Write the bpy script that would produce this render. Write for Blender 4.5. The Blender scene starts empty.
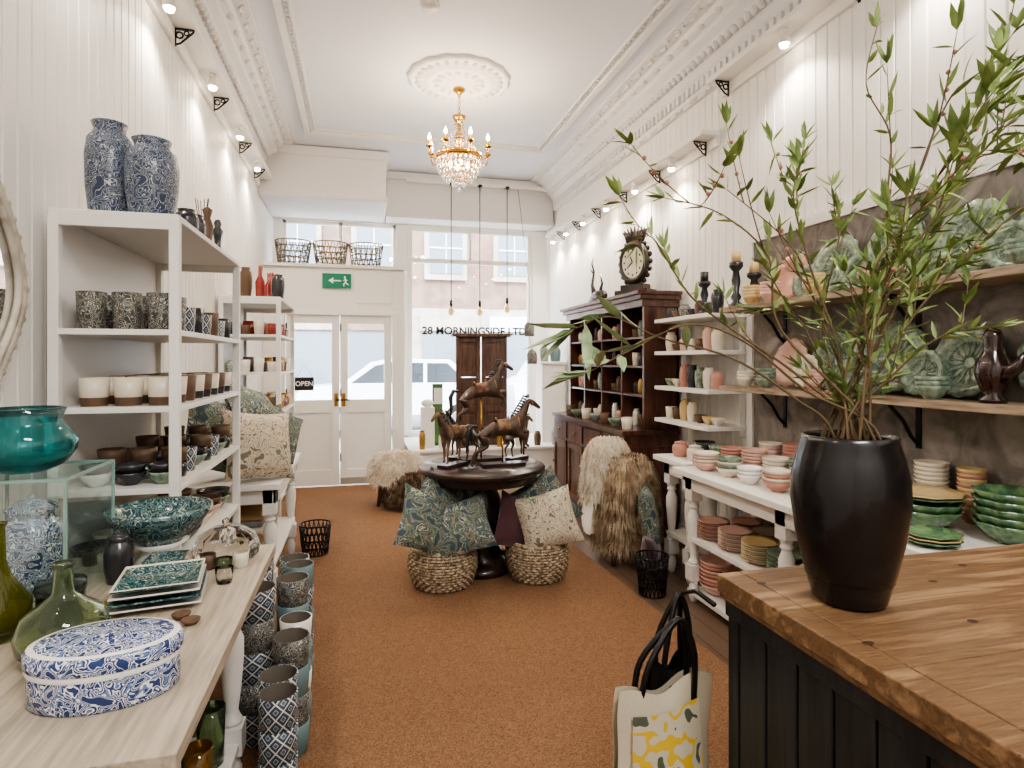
import bpy, math, random
from mathutils import Vector, Matrix, Euler
random.seed(7)
R=random.random
def U(a,b): return a+(b-a)*R()
def s(r,g,b):
    f=lambda c:(c/255/12.92) if c/255<=0.04045 else ((c/255+0.055)/1.055)**2.4
    return (f(r),f(g),f(b))
# ---------------------------------------------------------------- materials
def mat(name,col,rough=.5,metal=0,col2=None,scale=8,lo=.4,hi=.6,stretch=(1,1,1),tex='noise',
        bump=0,bscale=None,trans=0,emit=0,coat=0,ramp=None,alpha=None,ior=1.45,sheen=0,detail=4,const=False,dist=0,lat=None):
    m=bpy.data.materials.new(name); m.use_nodes=True
    nt=m.node_tree; N=nt.nodes; L=nt.links
    p=N['Principled BSDF']
    p.inputs['Base Color'].default_value=(*col,1); p.inputs['Roughness'].default_value=rough
    p.inputs['Metallic'].default_value=metal; p.inputs['IOR'].default_value=ior
    if trans: p.inputs['Transmission Weight'].default_value=trans
    if coat: p.inputs['Coat Weight'].default_value=coat; p.inputs['Coat Roughness'].default_value=.1
    if sheen: p.inputs['Sheen Weight'].default_value=sheen
    if emit:
        p.inputs['Emission Color'].default_value=(*col,1); p.inputs['Emission Strength'].default_value=emit
    def src(kind,sc,st):
        tc=N.new('ShaderNodeTexCoord')
        if kind=='lattice':
            sp=N.new('ShaderNodeSeparateXYZ'); L.new(tc.outputs['UV'],sp.inputs[0])
            def mth(op,a,b=None):
                q=N.new('ShaderNodeMath'); q.operation=op
                for i,x in enumerate((a,b)):
                    if x is None: continue
                    if isinstance(x,(int,float)): q.inputs[i].default_value=x
                    else: L.new(x,q.inputs[i])
                return q.outputs[0]
            u=mth('MULTIPLY',sp.outputs[0],2*lat[0]*math.pi); v=mth('MULTIPLY',sp.outputs[1],lat[1]*math.pi)
            a=mth('ABSOLUTE',mth('SINE',mth('MULTIPLY',mth('ADD',u,v),.5))); c=mth('ABSOLUTE',mth('SINE',mth('MULTIPLY',mth('SUBTRACT',u,v),.5)))
            return mth('MULTIPLY',a,c) if lat[2]==0 else mth('MINIMUM',a,c)
        mp=N.new('ShaderNodeMapping'); mp.inputs['Scale'].default_value=st
        L.new(tc.outputs['Object'],mp.inputs['Vector'])
        if kind=='noise':
            t=N.new('ShaderNodeTexNoise'); t.inputs['Scale'].default_value=sc; t.inputs['Detail'].default_value=detail; t.inputs['Distortion'].default_value=dist; o=t.outputs['Fac']
        elif kind=='voronoi':
            t=N.new('ShaderNodeTexVoronoi'); t.inputs['Scale'].default_value=sc; o=t.outputs['Distance']
        elif kind=='edge':
            t=N.new('ShaderNodeTexVoronoi'); t.feature='DISTANCE_TO_EDGE'; t.inputs['Scale'].default_value=sc; o=t.outputs['Distance']
        L.new(mp.outputs['Vector'],t.inputs['Vector']); return o
    if col2 is not None or ramp:
        o=src(tex,scale,stretch); cr=N.new('ShaderNodeValToRGB')
        e=cr.color_ramp.elements
        if ramp:
            e[0].position=ramp[0][0]; e[0].color=(*ramp[0][1],1); e[1].position=ramp[1][0]; e[1].color=(*ramp[1][1],1)
            for q in ramp[2:]:
                x=e.new(q[0]); x.color=(*q[1],1)
            if const: cr.color_ramp.interpolation='CONSTANT'
        else:
            e[0].position=lo; e[0].color=(*col,1); e[1].position=hi; e[1].color=(*col2,1)
        L.new(o,cr.inputs['Fac']); L.new(cr.outputs['Color'],p.inputs['Base Color'])
    if bump:
        o=src('noise',bscale or scale,stretch); b=N.new('ShaderNodeBump'); b.inputs['Strength'].default_value=bump; b.inputs['Distance'].default_value=.01
        L.new(o,b.inputs['Height']); L.new(b.outputs['Normal'],p.inputs['Normal'])
    return m
W=mat('white_paint',s(234,231,226),.45)
WALL=mat('wall_boards_paint',s(234,231,226),.5,bump=.05,bscale=6)
CEIL=mat('ceiling_paint',s(224,226,233),.7,bump=.05,bscale=4)
PLASTER=mat('moulding_plaster',s(228,226,226),.6,bump=.35,bscale=45)
TAUPE=mat('bare_plaster',s(122,112,104),.9,detail=10,scale=4.5,dist=.5,ramp=[(.3,s(98,92,88)),(.44,s(140,133,127)),(.52,s(118,111,105)),(.6,s(150,143,136)),(.74,s(172,166,160))],bump=.8,bscale=12)
COIR=mat('coir_matting',s(118,74,44),.95,scale=150,detail=6,ramp=[(.3,s(100,72,52)),(.48,s(134,98,70)),(.7,s(158,124,94))],bump=.8,bscale=220)
OAKS=mat('limed_oak',s(184,172,154),.5,col2=s(150,138,122),scale=5,stretch=(14,1,14),lo=.35,hi=.7,bump=.2,bscale=6)
PINE=mat('worn_pine',s(126,90,54),.5,scale=2.6,stretch=(1,9,9),detail=14,dist=.4,ramp=[(.25,s(82,60,42)),(.4,s(118,90,62)),(.5,s(104,78,54)),(.6,s(140,110,80)),(.7,s(156,128,96)),(.8,s(104,78,54))],bump=.45,bscale=11)
PINED=mat('worn_pine_edge',s(88,64,44),.55,col2=s(122,94,66),scale=3,stretch=(1,9,9),bump=.2,bscale=9)
BLKW=mat('black_boards',s(30,32,34),.45,col2=s(42,44,46),scale=4,stretch=(8,8,1),bump=.15,bscale=8)
BLK=mat('black_iron',s(22,21,21),.4,.3)
MAHOG=mat('dark_mahogany',s(62,34,26),.3,col2=s(90,54,40),scale=4,stretch=(6,6,1),coat=.4)
TBL=mat('dark_table_wood',s(34,26,26),.3,col2=s(58,42,36),scale=5,coat=.3)
SHUT=mat('shutter_brown',s(70,50,42),.45,col2=s(94,70,58),scale=4,stretch=(8,8,1))
SHELFW=mat('aged_shelf_wood',s(128,110,92),.6,col2=s(170,150,128),scale=5,stretch=(8,1,8))
VASEB=mat('black_glazed_ceramic',s(20,16,18),.25,coat=.3)
LEAF=mat('leaf_green',s(92,114,60),.5,col2=s(142,160,94),scale=14,lo=.35,hi=.65)
LEAF2=mat('pale_leaf',s(118,140,102),.5,col2=s(172,186,144),scale=12,lo=.35,hi=.65)
TWIG=mat('twig_bark',s(98,80,56),.7)
BERRY=mat('dried_berry',s(160,110,96),.6)
BRASS=mat('brass',s(190,145,70),.25,1)
CRYST=mat('crystal',(1,1,1),.02,trans=1,ior=1.5)
CANDLE=mat('candle_bulb',(1,.74,.4),.4,emit=60)
SPOTM=mat('spot_lens',(1,.85,.64),.4,emit=60)
GREENL=mat('exit_green',s(20,112,84),.4,emit=.15)
WHITEL=mat('sign_white',s(240,240,240),.5)
bl,wh,mb=s(40,60,112),s(232,234,238),s(104,126,170)
BW=mat('blue_white_floral',wh,.2,ramp=[(0,bl),(.36,wh),(.385,bl),(.42,wh),(.44,mb),(.47,bl),(.5,wh),(.53,bl),(.57,mb),(.59,wh),(.62,bl)],scale=28,const=True,coat=.4,detail=1.5,dist=1.2)
gb,gw,gm=s(52,64,88),s(184,188,186),s(92,106,130)
BW2=mat('blue_grey_floral_jar',gb,.3,ramp=[(0,gb),(.37,gw),(.39,gb),(.43,gm),(.46,gw),(.475,gb),(.52,gm),(.545,gw),(.56,gb),(.62,gw),(.64,gb)],scale=22,const=True,coat=.15,detail=1.5,dist=1.3)
td,tw,tm=s(28,66,74),s(190,198,184),s(66,106,108)
TEALP=mat('teal_floral_ceramic',td,.2,ramp=[(0,td),(.38,tw),(.4,td),(.45,tm),(.49,tw),(.505,td),(.56,tm),(.6,tw),(.615,td)],scale=26,const=True,coat=.4,detail=1.5,dist=1)
PATD=mat('blue_lattice_ceramic',s(40,46,52),.4,ramp=[(0,s(206,204,196)),(.2,s(48,60,78)),(.8,s(186,186,180)),(.88,s(70,88,108))],tex='lattice',lat=(8,38,1),const=True)
PATG=mat('sage_lattice_ceramic',s(90,120,120),.4,ramp=[(0,s(206,204,194)),(.22,s(86,112,118)),(.85,s(190,194,184))],tex='lattice',lat=(9,48,1),const=True)
PATB=mat('grey_leaf_pattern',s(60,60,56),.45,ramp=[(0,s(64,66,66)),(.36,s(184,178,164)),(.385,s(70,72,70)),(.46,s(186,180,166)),(.485,s(62,64,64)),(.56,s(184,178,164)),(.585,s(74,74,72))],scale=40,const=True,detail=1,dist=.8)
POTIN=mat('pot_interior',s(112,104,94),.6)
CREAM=mat('cream_glaze',s(218,208,190),.3,coat=.2)
WHC=mat('white_glaze',s(234,231,226),.25,coat=.3)
PINK=mat('pink_glaze',s(208,168,154),.3,coat=.3)
SALM=mat('salmon_glaze',s(186,134,118),.3,coat=.3)
YEL=mat('straw_yellow_glaze',s(200,174,124),.3,coat=.3)
GRN=mat('cabbage_green_glaze',s(64,98,70),.22,col2=s(108,136,96),scale=20,coat=.5)
GRNL=mat('sage_green_glaze',s(96,114,98),.3,col2=s(140,154,134),scale=40,coat=.3)
DKC=mat('dark_glaze',s(50,50,54),.25,coat=.3)
TERR=mat('brown_stoneware',s(96,74,58),.5)
DKGL=mat('smoked_glass',s(80,96,92),.05,trans=.85)
TURQ=mat('turquoise_glass',s(96,196,198),.04,trans=.94)
SEAG=mat('seagreen_glass',s(190,208,172),.04,trans=.96)
OLIV=mat('olive_glass',s(176,174,80),.04,trans=.93)
AMBER=mat('amber_glass',s(200,160,90),.05,trans=.85)
CLEAR=mat('clear_glass',(1,1,1),.02,trans=1,ior=1.2)
def thin(name,f=.08,tint=(1,1,1)):
    m=bpy.data.materials.new(name); m.use_nodes=True; nt=m.node_tree; nt.nodes.clear()
    o=nt.nodes.new('ShaderNodeOutputMaterial'); a=nt.nodes.new('ShaderNodeBsdfTransparent'); a.inputs[0].default_value=(*tint,1)
    g=nt.nodes.new('ShaderNodeBsdfGlossy'); g.inputs['Roughness'].default_value=.02
    x=nt.nodes.new('ShaderNodeMixShader'); x.inputs[0].default_value=f
    nt.links.new(a.outputs[0],x.inputs[1]); nt.links.new(g.outputs[0],x.inputs[2]); nt.links.new(x.outputs[0],o.inputs[0]); return m
PANE=thin('window_pane_glass',.05)
ACRY=thin('thin_case_glass',.14,(.93,.98,.97))
ACEDGE=mat('case_glass_edge',s(170,200,192),.15,trans=.4)
MIRR=mat('mirror_silver',(.9,.9,.9),.02,1)
FRAMEW=mat('antique_white_frame',s(196,188,174),.55,col2=s(150,140,126),scale=20,lo=.45,hi=.75,bump=.3,bscale=60)
WICK=mat('wicker',s(112,96,78),.75,col2=s(196,178,152),scale=46,lo=.35,hi=.6)
GALV=mat('galvanised_wire',s(140,126,108),.5,.4)
FURB=mat('fur_brown',s(140,116,92),.9,col2=s(200,180,154),scale=12)
FURW=mat('fur_cream',s(240,232,216),.9,col2=s(222,208,186),scale=10)
FURD=mat('fur_dark',s(74,60,50),.9,col2=s(130,106,86),scale=14)
CUSH=mat('floral_cushion_blue_green',s(60,84,84),.9,ramp=[(0,s(66,82,94)),(.38,s(88,106,92)),(.43,s(172,168,146)),(.455,s(72,90,100)),(.5,s(180,174,152)),(.515,s(80,100,98)),(.58,s(160,128,114)),(.605,s(102,118,98)),(.66,s(66,84,96))],scale=11,const=True,bump=.2,bscale=200,detail=2,dist=.8)
CUSH2=mat('floral_cushion_cream',s(214,200,172),.9,ramp=[(0,s(120,112,98)),(.36,s(200,190,170)),(.43,s(146,134,114)),(.46,s(204,194,174)),(.52,s(164,140,114)),(.545,s(202,192,174)),(.6,s(118,124,108)),(.64,s(196,186,166))],scale=14,const=True,bump=.2,bscale=200,detail=2,dist=.8)
CUSH3=mat('dark_cushion',s(84,82,82),.9,col2=s(120,116,108),scale=20)
PLUM=mat('plum_velvet',s(74,40,48),.8,sheen=.5)
HORSE=mat('carved_horse_wood',s(58,42,36),.45,col2=s(98,76,60),scale=18,lo=.35,hi=.7,coat=.15)
SADD=mat('saddle_red',s(94,50,42),.5,col2=s(134,108,72),scale=30)
GOLD=mat('worn_gold',s(168,136,80),.4,.7)
CLOCKF=mat('clock_face',s(226,220,204),.5)
CANVAS=mat('canvas_tote',s(200,190,168),.9,bump=.2,bscale=200)
YELP=mat('printed_tote_graphic',s(216,184,70),.8,scale=14,const=True,detail=1,ramp=[(0,s(90,96,80)),(.4,s(200,190,168)),(.5,s(216,180,60)),(.58,s(200,190,168))])
TXT=mat('black_print',s(25,25,28),.6)
BRICK=mat('street_stone',s(140,116,102),.9,col2=s(122,98,86),scale=2.0,bump=.2)
STONE=mat('pale_stone',s(190,182,172),.9,col2=s(170,162,150),scale=1.5)
ASPH=mat('asphalt',s(120,122,126),.9)
CARW=mat('car_white',s(235,238,242),.25,coat=.6)
CARG=mat('car_glass',s(60,66,72),.08)
RUBB=mat('tyre',s(20,20,20),.8)
HUB=mat('hubcap',s(170,172,176),.3,.9)
REDG=mat('red_glaze',s(140,48,42),.25,coat=.4)
FAB=[mat('folded_linen',s(196,188,172),.9),mat('folded_grey',s(128,126,122),.9),mat('folded_ochre',s(164,132,96),.9)]
def floor_mat():
    m=bpy.data.materials.new('floorboards'); m.use_nodes=True; nt=m.node_tree; N=nt.nodes; L=nt.links; p=N['Principled BSDF']
    tc=N.new('ShaderNodeTexCoord'); mp=N.new('ShaderNodeMapping'); mp.inputs['Rotation'].default_value=(0,0,math.pi/2)
    b=N.new('ShaderNodeTexBrick'); b.inputs['Scale'].default_value=1; b.inputs['Brick Width'].default_value=1.6; b.inputs['Row Height'].default_value=.12
    b.inputs['Mortar Size'].default_value=.003; b.inputs['Color1'].default_value=(*s(104,84,70),1); b.inputs['Color2'].default_value=(*s(132,110,92),1); b.inputs['Mortar'].default_value=(*s(40,30,26),1)
    L.new(tc.outputs['Object'],mp.inputs[0]); L.new(mp.outputs[0],b.inputs[0]); L.new(b.outputs['Color'],p.inputs['Base Color']); p.inputs['Roughness'].default_value=.32
    return m
FLOOR=floor_mat()
# ---------------------------------------------------------------- builder
class B:
    def __init__(s_,name): s_.n=name; s_.v=[]; s_.f=[]; s_.fm=[]; s_.sm=[]; s_.m=[]; s_.uv=[]
    def add(s_,vs,fs,m,smooth=False,M=None,uv=None):
        o=len(s_.v)
        if M is not None: vs=[M@Vector(v) for v in vs]
        s_.v+= [tuple(v) for v in vs]
        if m not in s_.m: s_.m.append(m)
        k=s_.m.index(m)
        for j,f in enumerate(fs): s_.f.append([i+o for i in f]); s_.fm.append(k); s_.sm.append(smooth); s_.uv.append(uv[j] if uv else None)
        return s_
    def box(s_,x0,x1,y0,y1,z0,z1,m,M=None):
        v=[(x,y,z) for x in(x0,x1) for y in(y0,y1) for z in(z0,z1)]
        return s_.add(v,[(0,1,3,2),(4,6,7,5),(0,4,5,1),(2,3,7,6),(0,2,6,4),(1,5,7,3)],m,False,M)
    def lathe(s_,prof,c,m,seg=24,sx=1,sy=1,M=None,scal=None,ph=0):
        vs=[];fs=[];uv=[];rmax=max(p[0] for p in prof) or 1
        for r,z in prof:
            for i in range(seg):
                a=2*math.pi*i/seg+ph; rr=r
                if scal: rr=r*(1+scal[1]*(r/rmax)**2*math.cos(scal[0]*a))
                vs.append((rr*math.cos(a)*sx,rr*math.sin(a)*sy,z))
        for j in range(len(prof)-1):
            for i in range(seg):
                k=(i+1)%seg; fs.append((j*seg+i,j*seg+k,(j+1)*seg+k,(j+1)*seg+i))
                uv.append([(i/seg,prof[j][1]),((i+1)/seg,prof[j][1]),((i+1)/seg,prof[j+1][1]),(i/seg,prof[j+1][1])])
        T=Matrix.Translation(c)
        if M is not None: T=T@M
        return s_.add(vs,fs,m,True,T,uv)
    def tube(s_,pts,r,m,seg=8,closed=False,M=None):
        pts=[Vector(p) for p in pts]; n=len(pts)
        if not hasattr(r,'__len__'): r=[r]*n
        vs=[];fs=[]; up=None
        for i,p in enumerate(pts):
            if closed: d=pts[(i+1)%n]-pts[i-1]
            else: d=pts[min(i+1,n-1)]-pts[max(i-1,0)]
            d=d.normalized() if d.length>1e-9 else Vector((0,0,1))
            if up is None:
                up=Vector((0,0,1)) if abs(d.z)<.9 else Vector((1,0,0))
            a=d.cross(up)
            if a.length<1e-5: a=d.cross(Vector((1,.3,.2)))
            a.normalize(); b=d.cross(a); up=a.cross(d)
            for k in range(seg):
                t=2*math.pi*k/seg; vs.append(p+(a*math.cos(t)+b*math.sin(t))*r[i])
        rng=n if closed else n-1
        for j in range(rng):
            j2=(j+1)%n
            for k in range(seg):
                k2=(k+1)%seg; fs.append((j*seg+k,j*seg+k2,j2*seg+k2,j2*seg+k))
        if not closed: fs.append(tuple(range(seg-1,-1,-1))); fs.append(tuple((n-1)*seg+k for k in range(seg)))
        return s_.add(vs,fs,m,True,M)
    def sph(s_,c,r,m,seg=16,M=None):
        if not hasattr(r,'__len__'): r=(r,r,r)
        rings=max(6,seg//2); pr=[(math.sin(math.pi*i/rings),-math.cos(math.pi*i/rings)) for i in range(rings+1)]
        S=Matrix.Diagonal((r[0],r[1],r[2],1)); 
        if M is not None: S=M@S
        return s_.lathe(pr,c,m,seg,M=S)
    def surf(s_,f,nu,nv,m,smooth=True,M=None):
        vs=[f(i/nu,j/nv) for i in range(nu+1) for j in range(nv+1)]
        fs=[(i*(nv+1)+j,(i+1)*(nv+1)+j,(i+1)*(nv+1)+j+1,i*(nv+1)+j+1) for i in range(nu) for j in range(nv)]
        return s_.add(vs,fs,m,smooth,M)
    def pillow(s_,c,w,h,t,m,rot=(0,0,0)):
        T=Matrix.Translation(c)@Euler(rot).to_matrix().to_4x4()
        for sg in(1,-1):
            def f(u,v):
                a=2*u-1;b=2*v-1
                return (a*w/2*(1-.1*(1-b*b)), sg*t/2*(max(0,(1-a*a)*(1-b*b)))**.4, b*h/2*(1-.1*(1-a*a)))
            s_.surf(f,12,12,m,True,T)
        return s_
    def sweep(s_,prof,y0,y1,m):
        n=len(prof); vs=[(x,y0,z) for x,z in prof]+[(x,y1,z) for x,z in prof]
        fs=[(i,(i+1)%n,n+(i+1)%n,n+i) for i in range(n)]+[tuple(range(n-1,-1,-1)),tuple(range(n,2*n))]
        return s_.add(vs,fs,m)
    def text(s_,t,size,M,m,ext=.002,off=0):
        cu=bpy.data.curves.new('t','FONT'); cu.body=t; cu.size=size; cu.extrude=ext; cu.offset=off; cu.align_x='CENTER'; cu.align_y='CENTER'
        o=bpy.data.objects.new('t',cu); bpy.context.collection.objects.link(o)
        dg=bpy.context.evaluated_depsgraph_get(); me=bpy.data.meshes.new_from_object(o.evaluated_get(dg))
        s_.add([v.co.copy() for v in me.vertices],[tuple(p.vertices) for p in me.polygons],m,False,M)
        bpy.data.objects.remove(o); return s_
    def obj(s_,bevel=0):
        me=bpy.data.meshes.new(s_.n)
        xs=[v[0] for v in s_.v];ys=[v[1] for v in s_.v];zs=[v[2] for v in s_.v]
        c=((min(xs)+max(xs))/2,(min(ys)+max(ys))/2,min(zs))
        me.from_pydata([(v[0]-c[0],v[1]-c[1],v[2]-c[2]) for v in s_.v],[],s_.f)
        for m in s_.m: me.materials.append(m)
        me.polygons.foreach_set('material_index',s_.fm); me.polygons.foreach_set('use_smooth',s_.sm)
        if any(u is not None for u in s_.uv):
            lay=me.uv_layers.new(name='UVMap'); fl=[]
            for f,u in zip(s_.f,s_.uv):
                if u is None: fl+=[0.0]*(2*len(f))
                else:
                    for a in u: fl+=[a[0],a[1]]
            if len(fl)==2*len(me.loops): lay.data.foreach_set('uv',fl)
        me.update()
        o=bpy.data.objects.new(s_.n,me); o.location=c; bpy.context.collection.objects.link(o)
        if bevel: q=o.modifiers.new('bev','BEVEL'); q.width=bevel; q.segments=2; q.limit_method='ANGLE'
        return o
def RZ(a): return Matrix.Rotation(a,4,'Z')
def at(x,y,z,rz=0): return Matrix.Translation((x,y,z))@RZ(rz)
XL,XR,YB,YF,H=-1.15,2.65,-2.0,8.45,4.05
# ---------------------------------------------------------------- room shell
b=B('floor'); b.box(XL-.2,XR+.2,YB-.2,YF+.2,-.1,0,FLOOR); b.obj()
b=B('coir_mat')
pl=[(XL+.05,-1.8),(1.95,-1.8),(1.9,0),(1.7,4.86),(1.25,4.86),(1.25,7.62),(XL+.05,7.62)]; n=len(pl)
b.add([(x,y,.001) for x,y in pl]+[(x,y,.012) for x,y in pl],[tuple(range(n-1,-1,-1)),tuple(range(n,2*n))]+[(i,(i+1)%n,n+(i+1)%n,n+i) for i in range(n)],COIR); b.obj()
b=B('ceiling'); b.box(XL-.2,XR+.2,YB-.2,YF+.2,H,H+.1,CEIL); b.obj()
def beadwall(name,x,sg,y0,y1,z0,z1,w=.092):
    pr=[];y=y0
    while y<y1-1e-6:
        e=min(y+w,y1); pr+=[(x+sg*.008,y),(x,y+.007),(x,e-.007),(x+sg*.008,e-.0005)]; y+=w
    pr=[(x+sg*.12,y0)]+pr+[(x+sg*.12,y1)]
    n=len(pr); vs=[(a,c,z0) for a,c in pr]+[(a,c,z1) for a,c in pr]
    fs=[(i,(i+1)%n,n+(i+1)%n,n+i) for i in range(n)]
    b=B(name); b.add(vs,fs,WALL); b.obj()
beadwall('wall_left',XL,-1,YB,YF,0,H); beadwall('wall_right',XR,1,YB,YF,0,H)
b=B('wall_back'); b.box(XL,XR,YB-.12,YB,0,H,W); b.obj()
b=B('wall_front')
b.box(.5,XR,YF,YF+.15,0,.5,W); b.box(XL,XR,YF,YF+.15,3.42,H,W)
b.box(2.42,XR,YF,YF+.15,.5,3.42,W); b.box(.46,.62,YF,YF+.15,0,3.42,W); b.box(XL,-1.02,YF,YF+.15,0,3.42,W)
b.box(-1.02,.46,YF,YF+.15,2.62,2.76,W); b.obj(bevel=.004)
b=B('window_1')
for x in(.62,2.36): b.box(x,x+.06,YF+.03,YF+.1,.5,3.42,W)
for z in(.5,2.92,3.36): b.box(.68,2.36,YF+.03,YF+.1,z,z+.06,W)
b.box(1.48,1.52,YF+.03,YF+.1,2.98,3.36,W)
b.box(.68,2.36,YF+.06,YF+.066,.56,3.36,PANE); b.obj()
b=B('window_2')
for x in(-1.02,-.3,.42): b.box(x,x+.04,YF+.03,YF+.1,2.76,3.42,W)
for z in(2.76,3.38): b.box(-1.02,.46,YF+.03,YF+.1,z,z+.04,W)
b.box(-.98,.42,YF+.06,YF+.066,2.8,3.38,PANE); b.obj()
YL=7.68
b=B('lobby_partition')
b.box(XL,-.9,YL,YL+.08,0,2.68,W); b.box(.37,.52,YL,YL+.08,0,2.68,W); b.box(-.9,.37,YL,YL+.08,2.13,2.68,W)
b.box(.44,.52,YL+.08,YF,0,2.68,W); b.box(XL,.56,YL-.04,YF,2.68,2.72,W)
b.box(-.96,.43,YL-.02,YL,2.1,2.16,W); b.box(-.96,-.9,YL-.02,YL,0,2.1,W); b.box(.37,.43,YL-.02,YL,0,2.1,W)
b.box(-.05,.35,YL-.012,YL,2.25,2.28,W)
b.obj(bevel=.004)
def door(name,x0,x1,hx):
    b=B(name); y0,y1=YL+.01,YL+.055
    b.box(x0,x0+.09,y0,y1,.015,2.12,W); b.box(x1-.09,x1,y0,y1,.015,2.12,W)
    b.box(x0+.09,x1-.09,y0,y1,2.0,2.12,W); b.box(x0+.09,x1-.09,y0,y1,.015,.2,W); b.box(x0+.09,x1-.09,y0,y1,.9,1.06,W)
    b.box(x0+.09,x1-.09,y0+.015,y1-.015,.2,.9,W); b.box(x0+.09,x1-.09,y0+.02,y0+.025,1.06,2.0,PANE)
    b.box(hx-.02,hx+.02,y0-.008,y0,.98,1.14,BRASS); b.tube([(hx,y0,1.06),(hx,y0-.05,1.06),(hx+.08,y0-.05,1.06)],.009,BLK)
    for z in(.3,1.1,1.9): b.box(x0-.004,x0+.012,y0-.008,y0,z,z+.1,BLK)
    b.obj(bevel=.003)
door('door_1',-.89,-.27,-.31); door('door_2',-.26,.36,-.22)
b=B('trim_door_kickplate'); b.box(-.26,.36,YL-.004,YL+.008,.02,.1,mat('brushed_plate',s(190,188,180),.4,.6)); b.obj()
b=B('ceiling_soffit'); b.box(XL,.28,7.35,YF,3.47,4.04,PLASTER); b.box(XL,.31,7.32,YF,3.93,4.04,PLASTER); b.box(XL,.30,7.335,YF,3.44,3.5,PLASTER); b.obj(bevel=.015)
b=B('ceiling_beam'); b.box(.31,XR-.02,8.1,YF,3.44,4.04,PLASTER); b.box(.31,XR-.02,8.05,8.1,3.94,4.04,PLASTER); b.box(.31,XR-.02,8.07,8.1,3.44,3.5,PLASTER); b.obj(bevel=.01)
def crown(name,x,sg,y0,y1):
    g=lambda a:x+sg*a
    pr=[(g(0),3.64),(g(.03),3.64),(g(.045),3.68),(g(.045),3.78),(g(.07),3.8),(g(.1),3.84),(g(.16),3.9),(g(.21),3.93),(g(.21),3.97),(g(.26),3.99),(g(.28),4.02),(g(.38),4.03),(g(.38),4.05),(g(0),4.05)]
    if sg<0: pr=pr[::-1]
    b=B(name); b.sweep(pr,y0,y1,PLASTER)
    y=y0+.03; k=0
    while y<y1-.05:
        b.box(min(g(.045),g(.07)),max(g(.045),g(.07)),y,y+.035,3.70,3.77,PLASTER)
        b.sph((g(.13),y+.03,3.865),(.03,.03,.034),PLASTER,8)
        if k%3==0:
            yy=y+.05
            b.sph((g(.245),yy,3.985),(.03,.05,.016),PLASTER,8)
            for q in(-1,1):
                b.tube([(g(.32),yy,4.03),(g(.31),yy+q*.05,4.022),(g(.34),yy+q*.09,4.025),(g(.36),yy+q*.05,4.025)],[.014,.012,.01,.004],PLASTER,6)
                b.tube([(g(.05),yy,3.66),(g(.045),yy+q*.04,3.645),(g(.05),yy+q*.08,3.665)],[.012,.01,.003],PLASTER,6)
        y+=.075; k+=1
    b.obj()
crown('trim_cornice_left',XL,1,YB,7.3); crown('trim_cornice_right',XR,-1,YB,8.03)
b=B('trim_ceiling_panel')
def frame(x0,x1,y0,y1,w,d):
    b.box(x0,x0+w,y0,y1,H-d,H,PLASTER); b.box(x1-w,x1,y0,y1,H-d,H,PLASTER)
    b.box(x0+w,x1-w,y0,y0+w,H-d,H,PLASTER); b.box(x0+w,x1-w,y1-w,y1,H-d,H,PLASTER)
frame(-.6,2.12,3.4,6.9,.05,.035); frame(-.5,2.02,3.5,6.8,.02,.02); frame(-.6,2.12,-1.6,3.1,.05,.035); frame(-.5,2.02,-1.5,3.0,.02,.02)
for (x0,x1,y0,y1) in((-.6,2.12,3.4,6.9),(-.6,2.12,-1.6,3.1)):
    y=y0+.1
    while y<y1: 
        for x in(x0+.075,x1-.075): b.sph((x,y,H-.006),(.014,.02,.012),PLASTER,6)
        y+=.06
b.obj(bevel=.006)
b=B('ceiling_rose'); c=(.84,5.3,H)
b.lathe([(.45,0),(.45,-.02),(.42,-.04),(.385,-.02),(.33,-.018),(.3,-.045),(.26,-.055),(.22,-.03),(.16,-.03),(.12,-.065),(.07,-.08),(.0,-.09)],c,PLASTER,64,scal=(16,.02))
for i in range(28):
    a=2*math.pi*i/28; b.sph((c[0]+.355*math.cos(a),c[1]+.355*math.sin(a),H-.025),(.038,.018,.028),PLASTER,8,M=RZ(a))
for i in range(14):
    a=2*math.pi*i/14; b.sph((c[0]+.19*math.cos(a),c[1]+.19*math.sin(a),H-.035),(.05,.022,.028),PLASTER,8,M=RZ(a))
b.obj()
b=B('smoke_detector'); b.lathe([(0,0),(.065,0),(.07,-.02),(.055,-.05),(0,-.055)],(.46,4.2,H),WHC); b.obj()
# chandelier
b=B('chandelier'); cx,cy=.84,5.3
b.lathe([(0,3.97),(.05,3.97),(.055,3.95),(.02,3.92),(.008,3.9),(0,3.9)],(cx,cy,0),BRASS)
for i in range(9):
    z=3.9-.022*i; M=Matrix.Translation((cx,cy,z))@RZ(i*math.pi/2)
    b.tube([(.012*math.cos(t*math.pi/4),0,.016*math.sin(t*math.pi/4)) for t in range(8)],.003,BRASS,5,True,M)
b.lathe([(0,3.74),(.02,3.74),(.06,3.72),(.05,3.69),(.02,3.67),(.015,3.6),(.035,3.56),(.05,3.52),(.03,3.46),(.02,3.4),(.04,3.36),(0,3.36)],(cx,cy,0),BRASS)
zr=3.33
b.lathe([(.19,zr),(.2,zr),(.205,zr+.025),(.2,zr+.05),(.19,zr+.05),(.19,zr)],(cx,cy,0),BRASS,32)
for i in range(36):
    a=2*math.pi*i/36
    for k in range(9):
        t=k/8; r=.03+.165*t**1.5; z=3.68-.33*t
        b.sph((cx+r*math.cos(a),cy+r*math.sin(a),z),.0085,CRYST,6)
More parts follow.
